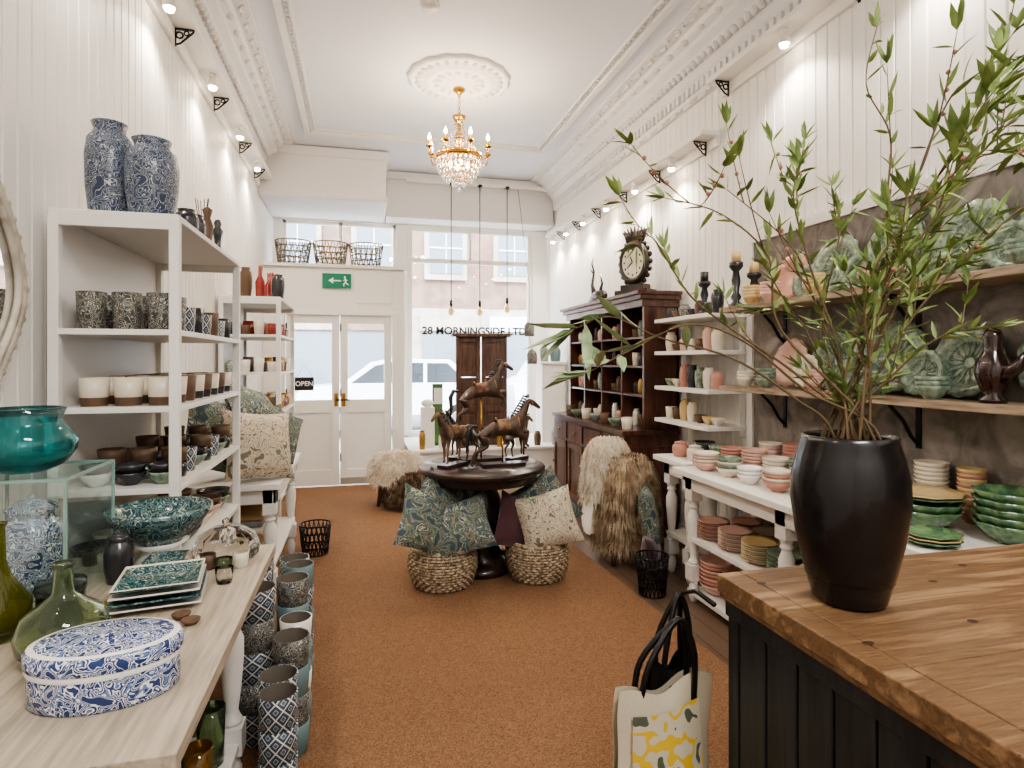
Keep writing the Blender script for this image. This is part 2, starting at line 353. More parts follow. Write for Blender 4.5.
for lv,(r,z0,n) in enumerate([(.2,zr-.02,30),(.18,zr-.07,26),(.15,zr-.115,22),(.11,zr-.155,16),(.06,zr-.19,10)]):
    b.tube([(cx+r*math.cos(2*math.pi*i/24),cy+r*math.sin(2*math.pi*i/24),z0+.02) for i in range(24)],.004,BRASS,5,True)
    for i in range(n):
        a=2*math.pi*i/n; b.lathe([(0,.012),(.011,.0),(.009,-.03),(0,-.05)],(cx+r*math.cos(a),cy+r*math.sin(a),z0),CRYST,6)
b.sph((cx,cy,zr-.27),.02,CRYST,10)
for i in range(4):
    a=math.pi/2*i; b.sph((cx+.08*math.cos(a),cy+.08*math.sin(a),zr-.04),(.016,.016,.03),CANDLE,10)
for i in range(8):
    a=2*math.pi*i/8+.2; q=lambda r,z:(cx+r*math.cos(a),cy+r*math.sin(a),z)
    b.tube([q(.19,3.35),q(.225,3.31),q(.26,3.32),q(.275,3.36),q(.275,3.4)],.007,BRASS,6)
    b.lathe([(0,0),(.03,.01),(.034,.02),(.012,.018),(.012,.07),(0,.07)],q(.275,3.4),BRASS,12)
    b.lathe([(.008,0),(.015,.015),(.013,.03),(0,.065)],q(.275,3.47),CANDLE,10)
    b.lathe([(0,.01),(.007,0),(0,-.035)],q(.275,3.385),CRYST,6)
b.obj()
for i in range(4):
    a=math.pi/2*i+.5
    l=bpy.data.lights.new('chandelier_light','POINT'); l.energy=12; l.color=(1,.8,.56); l.shadow_soft_size=.04
    o=bpy.data.objects.new('chandelier_light',l); o.location=(cx+.33*math.cos(a),cy+.33*math.sin(a),3.5); bpy.context.collection.objects.link(o)
def ledge(name,x,sg,y0,y1,z,spots,br):
    g=lambda a:x+sg*a
    b=B(name); lo,hi=sorted((g(0),g(.16))); b.box(lo,hi,y0,y1,z,z+.04,W); lo,hi=sorted((g(0),g(.03))); b.box(lo,hi,y0,y1,z-.08,z,W); b.obj(bevel=.004)
    b=B('scroll_bracket')
    for y in br:
        b.box(*sorted((g(.03),g(.036))),y-.008,y+.008,z-.11,z,BLK); b.box(*sorted((g(.03),g(.14))),y-.008,y+.008,z-.008,z,BLK)
        b.tube([(g(.035),y,z-.1),(g(.06),y,z-.09),(g(.09),y,z-.06),(g(.12),y,z-.03),(g(.135),y,z-.012)],.006,BLK,6)
        b.tube([(g(.055+.02*math.cos(t)),y,z-.04+.02*math.sin(t)) for t in [k*.8 for k in range(8)]],.006,BLK,5,True)
        b.tube([(g(.095+.014*math.cos(t)),y,z-.025+.014*math.sin(t)) for t in [k*.8 for k in range(8)]],.005,BLK,5,True)
    b.obj()
    for y in spots:
        b=B('spotlight'); c=(g(.11),y,z-.02)
        b.lathe([(0,.02),(.025,.02),(.025,0),(.01,-.01),(.03,-.02),(.034,-.07),(.03,-.07),(.0,-.06)],c,W,14)
        b.lathe([(0,-.068),(.028,-.072),(.024,-.088),(.0,-.098)],c,SPOTM,14); b.obj()
        l=bpy.data.lights.new('spotlight_lamp','SPOT'); l.energy=36; l.color=(1,.89,.76); l.spot_size=2.5; l.spot_blend=.7; l.shadow_soft_size=.03
        o=bpy.data.objects.new('spotlight_lamp',l); o.location=(g(.13),y,z-.13); o.rotation_euler=(0,math.radians(-sg*10),0) ; bpy.context.collection.objects.link(o)
ledge('trim_ledge_left',XL,1,YB,7.3,3.6,[.8,2.6,3.7,4.7,5.7,6.6],[3.1,4.1,5.1,6.1,6.9])
ledge('trim_ledge_right',XR,-1,4.05,8.05,3.26,[4.6,5.3,6.0,6.7,7.3,7.85],[4.2,4.95,5.65,6.35,7.0,7.6])
ledge('trim_ledge_right',XR,-1,YB,4.0,3.6,[1.0,2.2,3.2],[1.6,2.7,3.9])
b=B('wall_right_plaster_panel'); b.box(XR-.02,XR,-1.9,3.62,.3,2.36,TAUPE); b.obj()
b=B('trim_panel_right'); b.box(XR-.035,XR,3.62,3.68,.0,2.42,W); b.box(XR-.035,XR,-1.9,3.62,2.36,2.42,W); b.obj()
b=B('baseboard_left'); b.box(XL,XL+.02,YB,7.66,0,.16,W); b.obj(bevel=.004)
b=B('baseboard_right'); b.box(XR-.02,XR,3.7,YF,0,.16,W); b.obj(bevel=.004)
# ---------------------------------------------------------------- street
b=B('street_ground'); b.box(-30,30,YF+.15,12,-.12,-.02,STONE); b.box(-30,30,12,24,-.2,-.1,ASPH); b.obj()
b=B('street_building'); b.box(-18,22,24,30,-.1,13,BRICK); b.box(-18,22,23.9,24,-.1,3.6,STONE)
DG=mat('shop_window_dark',s(120,130,140),.1)
for i in range(14):
    x=-17+i*2.8
    for z in(5,8.6):
        b.box(x-.2,x+1.5,23.85,24,z-.25,z+2.25,STONE); b.box(x,x+1.3,23.8,23.86,z,z+2,DG); b.box(x,x+1.3,23.76,23.8,z+.97,z+1.03,W); b.box(x+.63,x+.67,23.76,23.8,z,z+2,W)
    b.box(x-.3,x+1.9,23.8,23.9,.5,2.6,DG); b.box(x-.4,x+2.0,23.7,23.9,2.7,3.3,[CARW,STONE,BRICK,STONE][i%4])
b.obj()
def car(name,x,y):
    b=B(name)
    body=[(-2.1,.35),(-2.15,.7),(-2.05,.95),(-1.3,1.02),(-1.0,1.05),(1.6,1.05),(2.0,.95),(2.1,.6),(2.05,.35)]
    cab=[(-1.25,1.0),(-.6,1.5),(-.2,1.58),(1.1,1.56),(1.75,1.02)]
    gl=[(-1.05,1.04),(-.52,1.43),(-.2,1.5),(1.05,1.48),(1.5,1.04)]
    b.add([(x+p,y,z) for p,z in body]+[(x+p,y+1.7,z) for p,z in body],[(i,(i+1)%9,9+(i+1)%9,9+i) for i in range(9)]+[tuple(range(8,-1,-1)),tuple(range(9,18))],CARW)
    b.add([(x+p,y+.1,z) for p,z in cab]+[(x+p,y+1.6,z) for p,z in cab],[(i,(i+1)%5,5+(i+1)%5,5+i) for i in range(5)]+[(4,3,2,1,0),(5,6,7,8,9)],CARW)
    b.add([(x+p,y+.085,z) for p,z in gl]+[(x+p,y+.1,z) for p,z in gl],[(i,(i+1)%5,5+(i+1)%5,5+i) for i in range(5)]+[(4,3,2,1,0)],CARG)
    for p in(-.3,.55): b.box(x+p-.04,x+p+.04,y+.07,y+.1,1.04,1.5,CARW)
    for p in(-1.35,1.3):
        b.lathe([(0,-.02),(.2,-.02),(.21,0),(.34,-.02),(.34,.2),(0,.2)],(x+p,y-.02,.24),RUBB,24,M=Matrix.Rotation(-math.pi/2,4,'X'))
        b.lathe([(0,-.03),(.2,-.03),(.2,0)],(x+p,y-.02,.24),HUB,16,M=Matrix.Rotation(-math.pi/2,4,'X'))
    b.box(x-2.14,x-2.1,y+.2,y+.5,.7,.85,WHC)
    b.obj(bevel=.03)
car('parked_car',.8,13.2); car('parked_car',-4.0,13.3)
b=B('parked_van'); x,y=5.9,13.6
vp=[(-2.4,.3),(-2.45,.95),(-1.9,1.15),(-1.35,1.95),(-1.0,2.1),(2.3,2.1),(2.4,1.9),(2.4,.3)]
b.add([(x+p,y,z) for p,z in vp]+[(x+p,y+1.9,z) for p,z in vp],[(i,(i+1)%8,8+(i+1)%8,8+i) for i in range(8)]+[tuple(range(7,-1,-1)),tuple(range(8,16))],CARW)
b.add([(x+p,y-.01,z) for p,z in[(-1.75,1.2),(-1.25,1.88),(-.5,1.9),(-.5,1.2)]],[(3,2,1,0)],CARG)
b.box(x-.3,x-.28,y-.008,y,.5,2.0,ASPH); b.box(x+1.1,x+1.12,y-.008,y,.5,2.0,ASPH)
for p in(-1.6,1.5):
    b.lathe([(0,-.02),(.22,-.02),(.22,0),(.36,-.02),(.36,.2),(0,.2)],(x+p,y-.02,.26),RUBB,24,M=Matrix.Rotation(-math.pi/2,4,'X'))
b.obj(bevel=.03)
# ---------------------------------------------------------------- profiles
def bowl(b,c,r,h,m,scal=None,M=None,seg=32):
    b.lathe([(0,0),(r*.42,0),(r*.45,h*.08),(r*.72,h*.35),(r*.9,h*.7),(r,h),(r*.96,h),(r*.84,h*.68),(r*.66,h*.4),(r*.4,h*.16),(0,h*.12)],c,m,seg,scal=scal,M=M)
def plate(b,c,r,m,h=.02,scal=None,M=None,seg=32):
    b.lathe([(0,0),(r*.6,0),(r*.75,h*.5),(r,h),(r*.99,h+.004),(r*.72,h*.6),(r*.58,.005),(0,.005)],c,m,seg,scal=scal,M=M)
def cup(b,c,r,h,m,m2=None,tap=.85,seg=20,mi=None):
    b.lathe([(0,0),(r*tap*.95,0),(r*tap,.004),(r*(tap+1)/2,h*.45),(r,h),(r*.93,h)],c,m,seg)
    b.lathe([(r*.93,h),(r*(tap+1)/2*.92,h*.45),(r*tap*.9,h*.08),(0,h*.08)],c,mi or m,seg)
    if m2: b.lathe([(r*tap*1.01,0.002),(r*(tap*.6+.4)*1.012,h*.32)],c,m2,seg)
def jar(b,c,r,h,m,seg=28,lid=None):
    b.lathe([(0,0),(r*.78,0),(r*.82,h*.03),(r*.97,h*.35),(r,h*.65),(r*.9,h*.83),(r*.66,h*.9),(r*.64,h*.94),(r*.74,h),(r*.66,h),(r*.56,h*.93),(0,h*.9)],c,m,seg)
    if lid: b.lathe([(r*.76,h*.99),(r*.74,h*1.03),(r*.4,h*1.09),(r*.1,h*1.11),(r*.12,h*1.15),(0,h*1.17)],c,lid,seg)
def leg(b,x,y,z0,z1,m,r=.038,sq=.08):
    h=z1-z0; b.box(x-sq/2,x+sq/2,y-sq/2,y+sq/2,z1-.16,z1,m); b.box(x-sq/2,x+sq/2,y-sq/2,y+sq/2,z0+.14,z0+.24,m)
    a=z0+.24;t=z1-.16;g=t-a
    b.lathe([(r*.7,a),(r,a+.03*g),(r*.7,a+.08*g),(r*.55,a+.12*g),(r*.8,a+.3*g),(r*1.05,a+.6*g),(r*1.05,a+.75*g),(r*.6,a+.86*g),(r*.9,a+.9*g),(r*.7,a+.94*g),(r*.95,t)],(x,y,0),m,20)
    b.lathe([(0,z0),(r*.5,z0),(r*.8,z0+.03),(r*.9,z0+.08),(r*.6,z0+.12),(r*.9,z0+.14)],(x,y,0),m,16)
def wtable(name,x0,x1,y0,y1,z,shelves,top,nmid=0,ov=.06,f0=0):
    b=B(name); b.box(x0,x1,y0,y1,z-.035,z,top)
    a,c,d,e=x0+ov,x1-.03,y0+ov,y1-ov
    b.box(a,a+.02,d,e,z-.13,z-.035,W); b.box(c-.02,c,d,e,z-.13,z-.035,W); b.box(a+.02,c-.02,d,d+.02,z-.13,z-.035,W); b.box(a+.02,c-.02,e-.02,e,z-.13,z-.035,W)
    ys=[d+.04,e-.04]+[d+.04+(e-d-.08)*(k+1)/(nmid+1) for k in range(nmid)]
    for x in(a+.04,c-.04):
        for y in ys: leg(b,x,y,f0,z-.04,W)
    for q in shelves: b.box(a+.01,c-.01,d+.01,e-.01,q-.03,q,W)
    b.obj(bevel=.003)
# ---------------------------------------------------------------- LEFT: table
b=B('display_table'); x0,x1,y0,y1,z=-1.12,-.32,1.18,2.44,.85
b.box(x0,x1,y0,y1,z-.035,z,OAKS)
for yy in(y0+.09,y1-.09):
    b.box(x0+.06,x1-.09,yy-.01,yy+.01,z-.13,z-.035,W)
b.box(x1-.11,x1-.09,y0+.08,y1-.08,z-.13,z-.035,W); b.box(x0+.06,x0+.08,y0+.08,y1-.08,z-.13,z-.035,W)
for X in(x0+.1,x1-.13):
    for yy in(y0+.12,y1-.12): leg(b,X,yy,.012,z-.036,W)
b.box(x0+.06,x1-.1,y0+.08,y1-.08,.17,.2,W); b.obj(bevel=.003)
b=B('oval_lidded_tin'); c=(-.525,1.44,.85)
b.lathe([(0,0),(.125,0),(.13,.006),(.13,.07),(.128,.075),(0,.075)],c,BW,48,sx=1.08,sy=.74)
b.lathe([(.132,.066),(.134,.072),(.132,.078)],c,WHC,48,sx=1.08,sy=.74)
b.lathe([(.134,.078),(.136,.082),(.136,.104),(.128,.112),(.11,.116),(0,.12)],c,BW,48,sx=1.08,sy=.74)
b.lathe([(.13,.1125),(.124,.1155),(.118,.1155)],c,WHC,48,sx=1.08,sy=.74); b.obj()
b=B('square_plate_stack')
for i,(sz,m) in enumerate([(.13,WHC),(.128,TEALP),(.125,WHC),(.12,TEALP)]):
    b.lathe([(0,0),(.8*sz,0),(sz*1.25,.018),(sz*1.24,.022),(sz*.78,.006),(0,.006)],(-.57,1.95,.85+i*.017),m,4,ph=math.pi/4,M=RZ(.15))
b.lathe([(sz*1.28,.0735),(sz*1.255,.076),(sz*1.2,.0715)],(-.57,1.95,.85),CREAM,4,ph=math.pi/4,M=RZ(.15))
b.sm=[False]*len(b.sm)
b.obj()
b=B('square_trinket_dish'); b.lathe([(0,0),(.06,0),(.075,.03),(.073,.03),(.055,.006),(0,.006)],(-.62,2.17,.85),TEALP,4,ph=math.pi/4); b.lathe([(0,0),(.06,0),(.078,.03),(.074,.03),(0,.008)],(-.62,2.17,.882),TEALP,4,ph=math.pi/4)
b.obj()
b=B('floral_serving_bowl'); bowl(b,(-.68,2.32,.92),.165,.12,TEALP); b.lathe([(0,0),(.09,0),(.06,.03),(.06,.05),(.09,.072),(0,.072)],(-.68,2.32,.85),WHC); b.obj()
b=B('ribbed_glass_dome'); b.lathe([(.085,0),(.1,.02),(.105,.05),(.09,.09),(.05,.115),(.012,.12),(.015,.14),(0,.15)],(-.46,2.28,.85),CLEAR,48,scal=(16,.05)); b.obj()
b=B('green_glass_bottle'); b.lathe([(0,0),(.06,0),(.09,.035),(.095,.07),(.08,.11),(.045,.135),(.022,.155),(.018,.21),(.026,.225),(.022,.225),(.014,.21),(.018,.155),(.04,.13),(.075,.105),(.088,.07),(.082,.04),(.05,.01),(0,.01)],(-.68,1.62,.85),SEAG,32); b.obj()
b=B('olive_glass_bottle'); b.lathe([(0,0),(.055,0),(.07,.03),(.07,.09),(.03,.15),(.017,.19),(.015,.28),(.02,.29),(.015,.29),(.01,.28),(.012,.19),(.025,.15),(.064,.09),(.062,.03),(0,.01)],(-.89,1.78,.85),OLIV,28); b.obj()
b=B('glass_display_case'); b.box(-1.1,-.8,1.92,2.25,1.21,1.22,ACRY)
for a in[(-1.1,-1.095,1.92,2.25),(-.805,-.8,1.92,2.25),(-1.095,-.805,1.92,1.925),(-1.095,-.805,2.245,2.25)]: b.box(*a,.85,1.21,ACRY)
for x in(-1.1,-.8):
    for y in(1.92,2.25): b.box(x-.004,x+.004,y-.004,y+.004,.85,1.22,ACEDGE)
for y in(1.92,2.25): b.box(-1.1,-.8,y-.003,y+.003,1.212,1.221,ACEDGE)
for x in(-1.1,-.8): b.box(x-.003,x+.003,1.92,2.25,1.212,1.221,ACEDGE)
b.obj()
b=B('turquoise_glass_bowl'); b.lathe([(0,0),(.06,0),(.1,.02),(.125,.06),(.13,.09),(.1,.13),(.085,.15),(.1,.185),(.094,.187),(.078,.15),(.095,.125),(.122,.09),(.117,.06),(.09,.025),(0,.01)],(-.965,2.07,1.222),TURQ,36); b.obj()
b=B('ginger_jar'); jar(b,(-.95,2.07,.85),.085,.26,BW,lid=BW); b.obj()
b=B('ginger_jar'); jar(b,(-.745,2.14,.85),.042,.14,DKC,lid=DKC); b.obj()
b=B('black_candle_jar'); b.lathe([(0,0),(.05,0),(.053,.01),(.053,.1),(.056,.1),(.056,.125),(.01,.13),(.012,.15),(0,.155)],(-.76,1.8,.85),DKGL,24); b.lathe([(0,.005),(.045,.005),(.045,.08),(0,.08)],(-.76,1.8,.85),DKC,20); b.obj()
b=B('brass_trinkets')
for i in range(12):
    if i<4: b.lathe([(0,0),(.015,0),(.02,.006),(.025,.014),(.022,.014),(0,.004)],(-.44+U(-.04,.02),1.66+.045*i,.85),TERR,12)
    else: b.sph((-.69+U(-.07,.05),1.7+.035*(i-4),.862),(.035,.013,.012),GOLD,8,M=RZ(U(0,3)))
b.obj()
b=B('tealight_holders')
for x,y,m in[(-.44,2.14,SEAG),(-.5,2.2,TERR),(-.4,2.2,CREAM),(-.83,2.28,CREAM),(-.9,2.34,TERR),(-.42,2.05,CLEAR)]: cup(b,(x,y,.85),.027,.05,m)
b.obj()
b=B('wooden_star_dish'); b.lathe([(0,0),(.03,0),(.06,.012),(.055,.016),(0,.006)],(-.8,1.45,.85),TERR,20,scal=(5,.25)); b.obj()
b=B('wooden_figurine'); b.lathe([(0,0),(.025,0),(.02,.01),(.03,.05),(.012,.085),(.02,.105),(.012,.13),(0,.135)],(-.8,2.36,.85),TERR,16); b.obj()
b=B('glass_candle_holders')
for i in range(6):
    for j in range(3):
        cup(b,(-.49-.14*j,1.34+.17*i,.20),.045,.13+.03*((i+j)%3),[AMBER,DKGL,SEAG,DKC][(i*2+j)%4],tap=.9)
b.obj()
def stack(x,y,r,h,n,ms):
    b=B('planter_stack'); z=.013
    for i in range(n): cup(b,(x,y,z),r,h,ms[i%len(ms)],tap=.9,mi=POTIN,seg=28); z+=h*.93
    b.obj()
SAGE=mat('sage_plain_pot',s(104,126,130),.4)
stack(-.27,2.12,.063,.115,4,[PATD]); stack(-.29,2.28,.068,.11,4,[PATB,PATD]); 
stack(-.27,2.5,.07,.12,4,[SAGE,PATB]); stack(-.42,2.62,.078,.13,5,[PATD,PATB]); stack(-.27,2.67,.065,.12,4,[SAGE,WHC]); stack(-.3,2.84,.07,.12,5,[PATB,SAGE]); stack(-.46,2.83,.075,.13,5,[PATD,PATB])
stack(-.29,3.02,.066,.12,5,[SAGE,PATD]); stack(-.48,3.04,.075,.125,5,[PATB]); stack(-.33,3.2,.072,.115,5,[PATG,TERR])
# ---------------------------------------------------------------- LEFT: shelf units
def unit(name,x0,x1,y0,y1,zs,p=.035):
    b=B(name); H_=zs[0]
    for x in(x0,x1-p):
        for y in(y0,y1-p): b.box(x,x+p,y,y+p,0.012,H_-.02,W)
    for z in zs: b.box(x0+.002,x1-.002,y0+.002,y1-.002,z-.022,z,W)
    for y in(y0,y1-.02): b.box(x0+p,x1-p,y,y+.02,H_-.06,H_-.022,W)
    b.box(x0,x0+.012,y0+p,y1-p,0.05,H_-.022,W)
    b.obj(bevel=.002)
unit('shelf_unit',-1.1,-.67,2.5,3.68,[2.1,1.665,1.375,1.07,.74,.3])
unit('tall_shelf_unit',-1.12,-.65,5.25,6.3,[2.07,1.76,1.45,1.12,.78,.4])
b=B('floral_floor_vase'); jar(b,(-.965,2.68,2.1),.085,.38,BW2); b.obj()
b=B('floral_floor_vase'); jar(b,(-.80,2.63,2.1),.095,.31,BW2); b.obj()
b=B('dark_jars'); 
for x,y,r,h in[(-.76,2.95,.05,.12),(-.87,3.0,.05,.15),(-.76,3.1,.045,.13),(-.88,3.2,.05,.13)]: jar(b,(x,y,2.1),r,h,DKC)
b.obj()
b=B('pepper_mill'); b.lathe([(0,0),(.03,0),(.03,.02),(.015,.06),(.02,.11),(.028,.14),(.015,.16),(.02,.18),(.012,.2),(0,.2)],(-.75,3.5,2.1),DKC); b.lathe([(0,0),(.035,0),(.02,.03),(.028,.12),(.014,.16),(.025,.2),(0,.22)],(-.75,3.28,2.1),TERR); b.obj()
b=B('reed_diffuser'); b.lathe([(0,0),(.03,0),(.032,.06),(.012,.07),(.012,.09),(0,.09)],(-.8,3.4,2.1),DKGL)
for i in range(6): b.tube([(-.8,3.4,2.15),(-.8+U(-.04,.04),3.4+U(-.04,.04),2.38)],.002,BLK,4)
b.obj()
def rowobj(name,z,fn,x0=-.98,x1=-.75,nx=2,y0=2.6,y1=3.58,ny=8):
    b=B(name)
    for j in range(ny):
        for i in range(nx):
            x=x0+(x1-x0)*(i/(max(nx-1,1))); y=y0+(y1-y0)*j/(ny-1); fn(b,x,y,z,i,j)
    b.obj()
rowobj('patterned_tumblers',1.665,lambda b,x,y,z,i,j:cup(b,(x,y,z),.05,[.14,.14,.11,.12,.1,.12,.09,.11][j],[PATB,PATB,PATD,DKC,PATD,TERR,PATG,DKC][j],tap=.88),x0=-.985,x1=-.75,nx=3,ny=8,y0=2.57)
rowobj('dipped_cups',1.375,lambda b,x,y,z,i,j:cup(b,(x,y,z),.052,.108,CREAM if (j<2 or (i+j)%2) else TERR,TERR if j<3 else DKC,tap=.82),nx=3,ny=8,y0=2.58)
def fn(b,x,y,z,i,j):
    if j%3==0: bowl(b,(x,y,z),.058,.05,[WHC,DKC,GRNL][i%3]); bowl(b,(x,y,z+.03),.058,.05,DKC)
    elif j%3==1: cup(b,(x,y,z),.05,.06,[DKC,PATG][i%2]); cup(b,(x,y,z+.062),.05,.06,TERR)
    else: cup(b,(x,y,z),.05,.1,[TERR,DKC,PATD][i%3])
rowobj('stoneware_bowls',1.07,fn,nx=3,ny=8,y0=2.6)
rowobj('serving_bowls',.74,lambda b,x,y,z,i,j:(bowl(b,(x,y,z),.085,.07,[CREAM,PINK,GRNL,DKC][(i+j)%4]),bowl(b,(x,y,z+.035),.085,.07,[DKC,CREAM,TERR][(i+j)%3])),x0=-.98,x1=-.79,ny=6)
rowobj('storage_pots',.3,lambda b,x,y,z,i,j:cup(b,(x,y,z),.08,.2,[PATB,TERR,CREAM][(i+j)%3]),x0=-.98,x1=-.79,ny=6)
for z in(1.76,1.45,1.12,.78):
    rowobj('shelf_mugs',z,lambda b,x,y,zz,i,j:cup(b,(x,y,zz),.042,U(.07,.13),[DKC,TERR,CREAM,PATG,REDG,GOLD,WHC][int(R()*7)]),x0=-1.04,x1=-.72,nx=4,y0=5.32,y1=6.2,ny=7)
b=B('red_bottles')
for i,(x,h) in enumerate([(-.83,.27),(-.75,.23),(-.79,.24)]): b.lathe([(0,0),(.035,0),(.038,h*.5),(.014,h*.7),(.014,h),(0,h)],(x,5.4+.1*i,2.07),REDG)
b.obj()
b=B('grey_pitcher'); jar(b,(-.69,5.4,2.07),.055,.2,DKC); jar(b,(-.95,5.45,2.07),.05,.26,TERR); b.obj()
wtable('console_table',-1.11,-.48,3.86,5.15,.8,[.3],W,f0=.012)
b=B('scatter_cushions')
b.pillow((-.62,4.0,1.02),.48,.44,.18,CUSH2,(-.28,.12,.75)); b.pillow((-.64,4.3,1.03),.46,.46,.16,CUSH3,(-.28,.3,.8)); b.pillow((-.6,4.56,1.02),.46,.44,.16,CUSH,(-.28,.5,.8)); b.pillow((-.68,4.84,1.0),.42,.42,.14,CUSH3,(-.2,0,1.1)); b.pillow((-.88,4.12,1.07),.48,.48,.16,CUSH,(-.2,0.3,.8)); b.pillow((-.72,4.3,1.25),.4,.34,.14,CUSH,(-.9,.3,.8)); b.obj()
def folded(x0,x1,y,z,n,name='folded_textiles'):
    b=B(name)
    for i in range(n): 
        zz=z+i*.045; b.box(x0,x1-U(0,.02),y,y+.28,zz,zz+.043,FAB[i%3])
    b.obj(bevel=.015)
folded(-1.0,-.6,4.1,.3,6); folded(-1.0,-.6,4.5,.3,7)
def wirebasket(name,x,y,z,r,h,m,n=20,rr=4,tap=.8,wr=.003,tw=.5):
    b=B(name)
    for i in range(n):
        for s2 in(1,-1):
            a=2*math.pi*i/n; b.tube([(x+r*(tap+(1-tap)*t)*math.cos(a+s2*t*tw),y+r*(tap+(1-tap)*t)*math.sin(a+s2*t*tw),z+.007+(h-.01)*t) for t in(0,.5,1)],wr,m,4)
    for k in range(rr+1):
        t=k/rr; q=r*(tap+(1-tap)*t); b.tube([(x+q*math.cos(2*math.pi*i/24),y+q*math.sin(2*math.pi*i/24),z+.008+(h-.01)*t) for i in range(24)],wr*1.5,m,5,True)
    b.obj()
wirebasket('black_wire_basket',-.36,5.0,.012,.12,.24,BLK,wr=.004); wirebasket('black_wire_bin',1.86,3.62,0.002,.105,.26,BLK,wr=.004)
for x,y in[(-.83,7.9),(-.385,7.92),(.05,7.94)]: wirebasket('wire_bowl',x,y,2.722,.215,.3,GALV,18,4,.8,wr=.005,tw=.3)
b=B('wall_mirror')
def mo(t,k=1):
    a=2*math.pi*t; y=.34*math.cos(a)*(1+.06*math.cos(4*a)); z=.4*math.sin(a)*(1+.07*math.cos(3*a-1.57)); return (0,y*k,z*k)
C=Vector((XL+.02,2.02,1.79))
b.tube([Vector(mo(i/64))+C for i in range(64)],.026,FRAMEW,8,True); b.tube([Vector(mo(i/64,.93))+C+Vector((.012,0,0)) for i in range(64)],.012,FRAMEW,6,True)
for i in range(48): b.sph(Vector(mo(i/48,1.04))+C+Vector((.012,0,0)),.014,FRAMEW,6)
b.add([Vector(mo(i/64,.94))+C for i in range(64)],[tuple(range(64))],MIRR); b.sph(C+Vector((.01,0,.43)),(.03,.1,.06),FRAMEW); b.obj()
# ---------------------------------------------------------------- doors signs
RX=Matrix.Rotation(math.pi/2,4,'X')
b=B('exit_sign'); b.box(-.47,-.13,YL-.03,YL-.02,2.43,2.61,GREENL)
b.box(-.34,-.25,YL-.034,YL-.03,2.515,2.53,WHITEL); b.add([(-.34,YL-.034,2.485),(-.4,YL-.034,2.522),(-.34,YL-.034,2.56)],[(0,1,2)],WHITEL)
b.sph((-.205,YL-.034,2.565),(.012,.002,.012),WHITEL,8); b.tube([(-.2,YL-.034,2.55),(-.195,YL-.034,2.505),(-.22,YL-.034,2.48),(-.215,YL-.034,2.455)],.008,WHITEL,6); b.tube([(-.195,YL-.034,2.505),(-.175,YL-.034,2.48),(-.16,YL-.034,2.475)],.007,WHITEL,6); b.tube([(-.225,YL-.034,2.52),(-.2,YL-.034,2.54),(-.175,YL-.034,2.525)],.006,WHITEL,6); b.obj()
b=B('open_sign'); b.box(-.79,-.57,YL+.005,YL+.012,1.18,1.34,TXT); b.text('OPEN',.08,at(-.68,YL,1.26)@RX,WHITEL,off=.001); b.tube([(-.77,YL+.01,1.34),(-.68,YL+.01,1.5),(-.59,YL+.01,1.34)],.002,BLK,4); b.obj()
b=B('window_lettering'); b.text('28 MORNINGSIDE LTD',.15,at(1.58,YF+.05,1.96)@RX,TXT,off=.005); b.obj()
b=B('window_stage'); b.box(.56,2.62,7.15,YF-.01,0.0,.45,W); b.box(.54,2.63,7.12,YF-.01,.45,.48,W); b.obj(bevel=.004)
b=B('wooden_shutter_screen')
for x0,x1,rz in((1.13,1.44,.12),(1.46,1.78,-.12)):
    M=at((x0+x1)/2,7.4,.48,rz); w=(x1-x0)/2
    for a,c in((-w,-w+.05),(w-.05,w)): b.box(a,c,-.02,.02,0,1.36,SHUT,M)
    for z in(0,.42,.86,1.29): b.box(-w+.05,w-.05,-.018,.018,z,z+.07,SHUT,M)
    for z in(.07,.49,.93):
        b.box(-w+.05,w-.05,-.006,.006,z,z+.36,SHUT,M); b.box(-w+.08,w-.08,-.012,.012,z+.04,z+.31,SHUT,M)
b.box(1.08,1.82,7.34,7.46,1.84,1.88,SHUT); b.obj(bevel=.003)
for k,(x,z) in enumerate([(1.16,2.15),(1.55,2.15),(1.93,2.2)]):
    b=B('pendant_bulb'); b.tube([(x,8.0,3.9),(x,8.0,z+.2)],.006,BLK,5)
    b.lathe([(0,.2),(.018,.2),(.02,.13),(.012,.12),(0,.12)],(x,8.0,z),BLK,12); b.lathe([(.012,.12),(.04,.07),(.045,.035),(.03,.005),(0,-.01)],(x,8.0,z),AMBER,16)
    b.lathe([(0,.0),(.04,0),(.04,-.02),(0,-.02)],(x,8.0,3.92),BLK); b.obj()
b=B('trim_pendant_rail'); b.box(.56,2.63,7.97,8.03,3.9,3.94,W); b.obj()
b=B('plant_pedestal'); b.box(2.28,2.6,7.5,7.8,.48,1.5,W); b.box(2.25,2.62,7.47,7.83,1.5,1.53,W); b.obj(bevel=.004)
b=B('grey_pots'); jar(b,(2.34,7.6,1.53),.06,.2,GRNL); jar(b,(2.5,7.62,1.53),.075,.2,SAGE); b.obj()
b=B('hanging_lantern')
for x,y,z in[(2.05,7.3,1.85),(2.1,7.35,1.5)]:
    b.lathe([(.0,0),(.06,0),(.065,.02),(.065,.13),(.04,.17),(0,.19)],(x,y,z),PATB,16)
b.tube([(2.05,7.3,2.02),(2.05,7.3,2.5),(2.08,7.98,3.9)],.003,BLK,4); b.tube([(2.1,7.35,1.67),(2.05,7.3,1.86)],.003,BLK,4); b.obj()
GLF=mat('green_book_stand',s(70,110,60),.6)
b=B('window_display_ornaments')
b.box(.86,.98,7.5,7.6,.48,1.25,GLF); b.box(.87,.97,7.49,7.5,1.0,1.2,WHC); b.sph((.78,7.4,1.02),(.08,.05,.05),WHC,12); b.box(.7,.86,7.33,7.47,.48,.97,W)
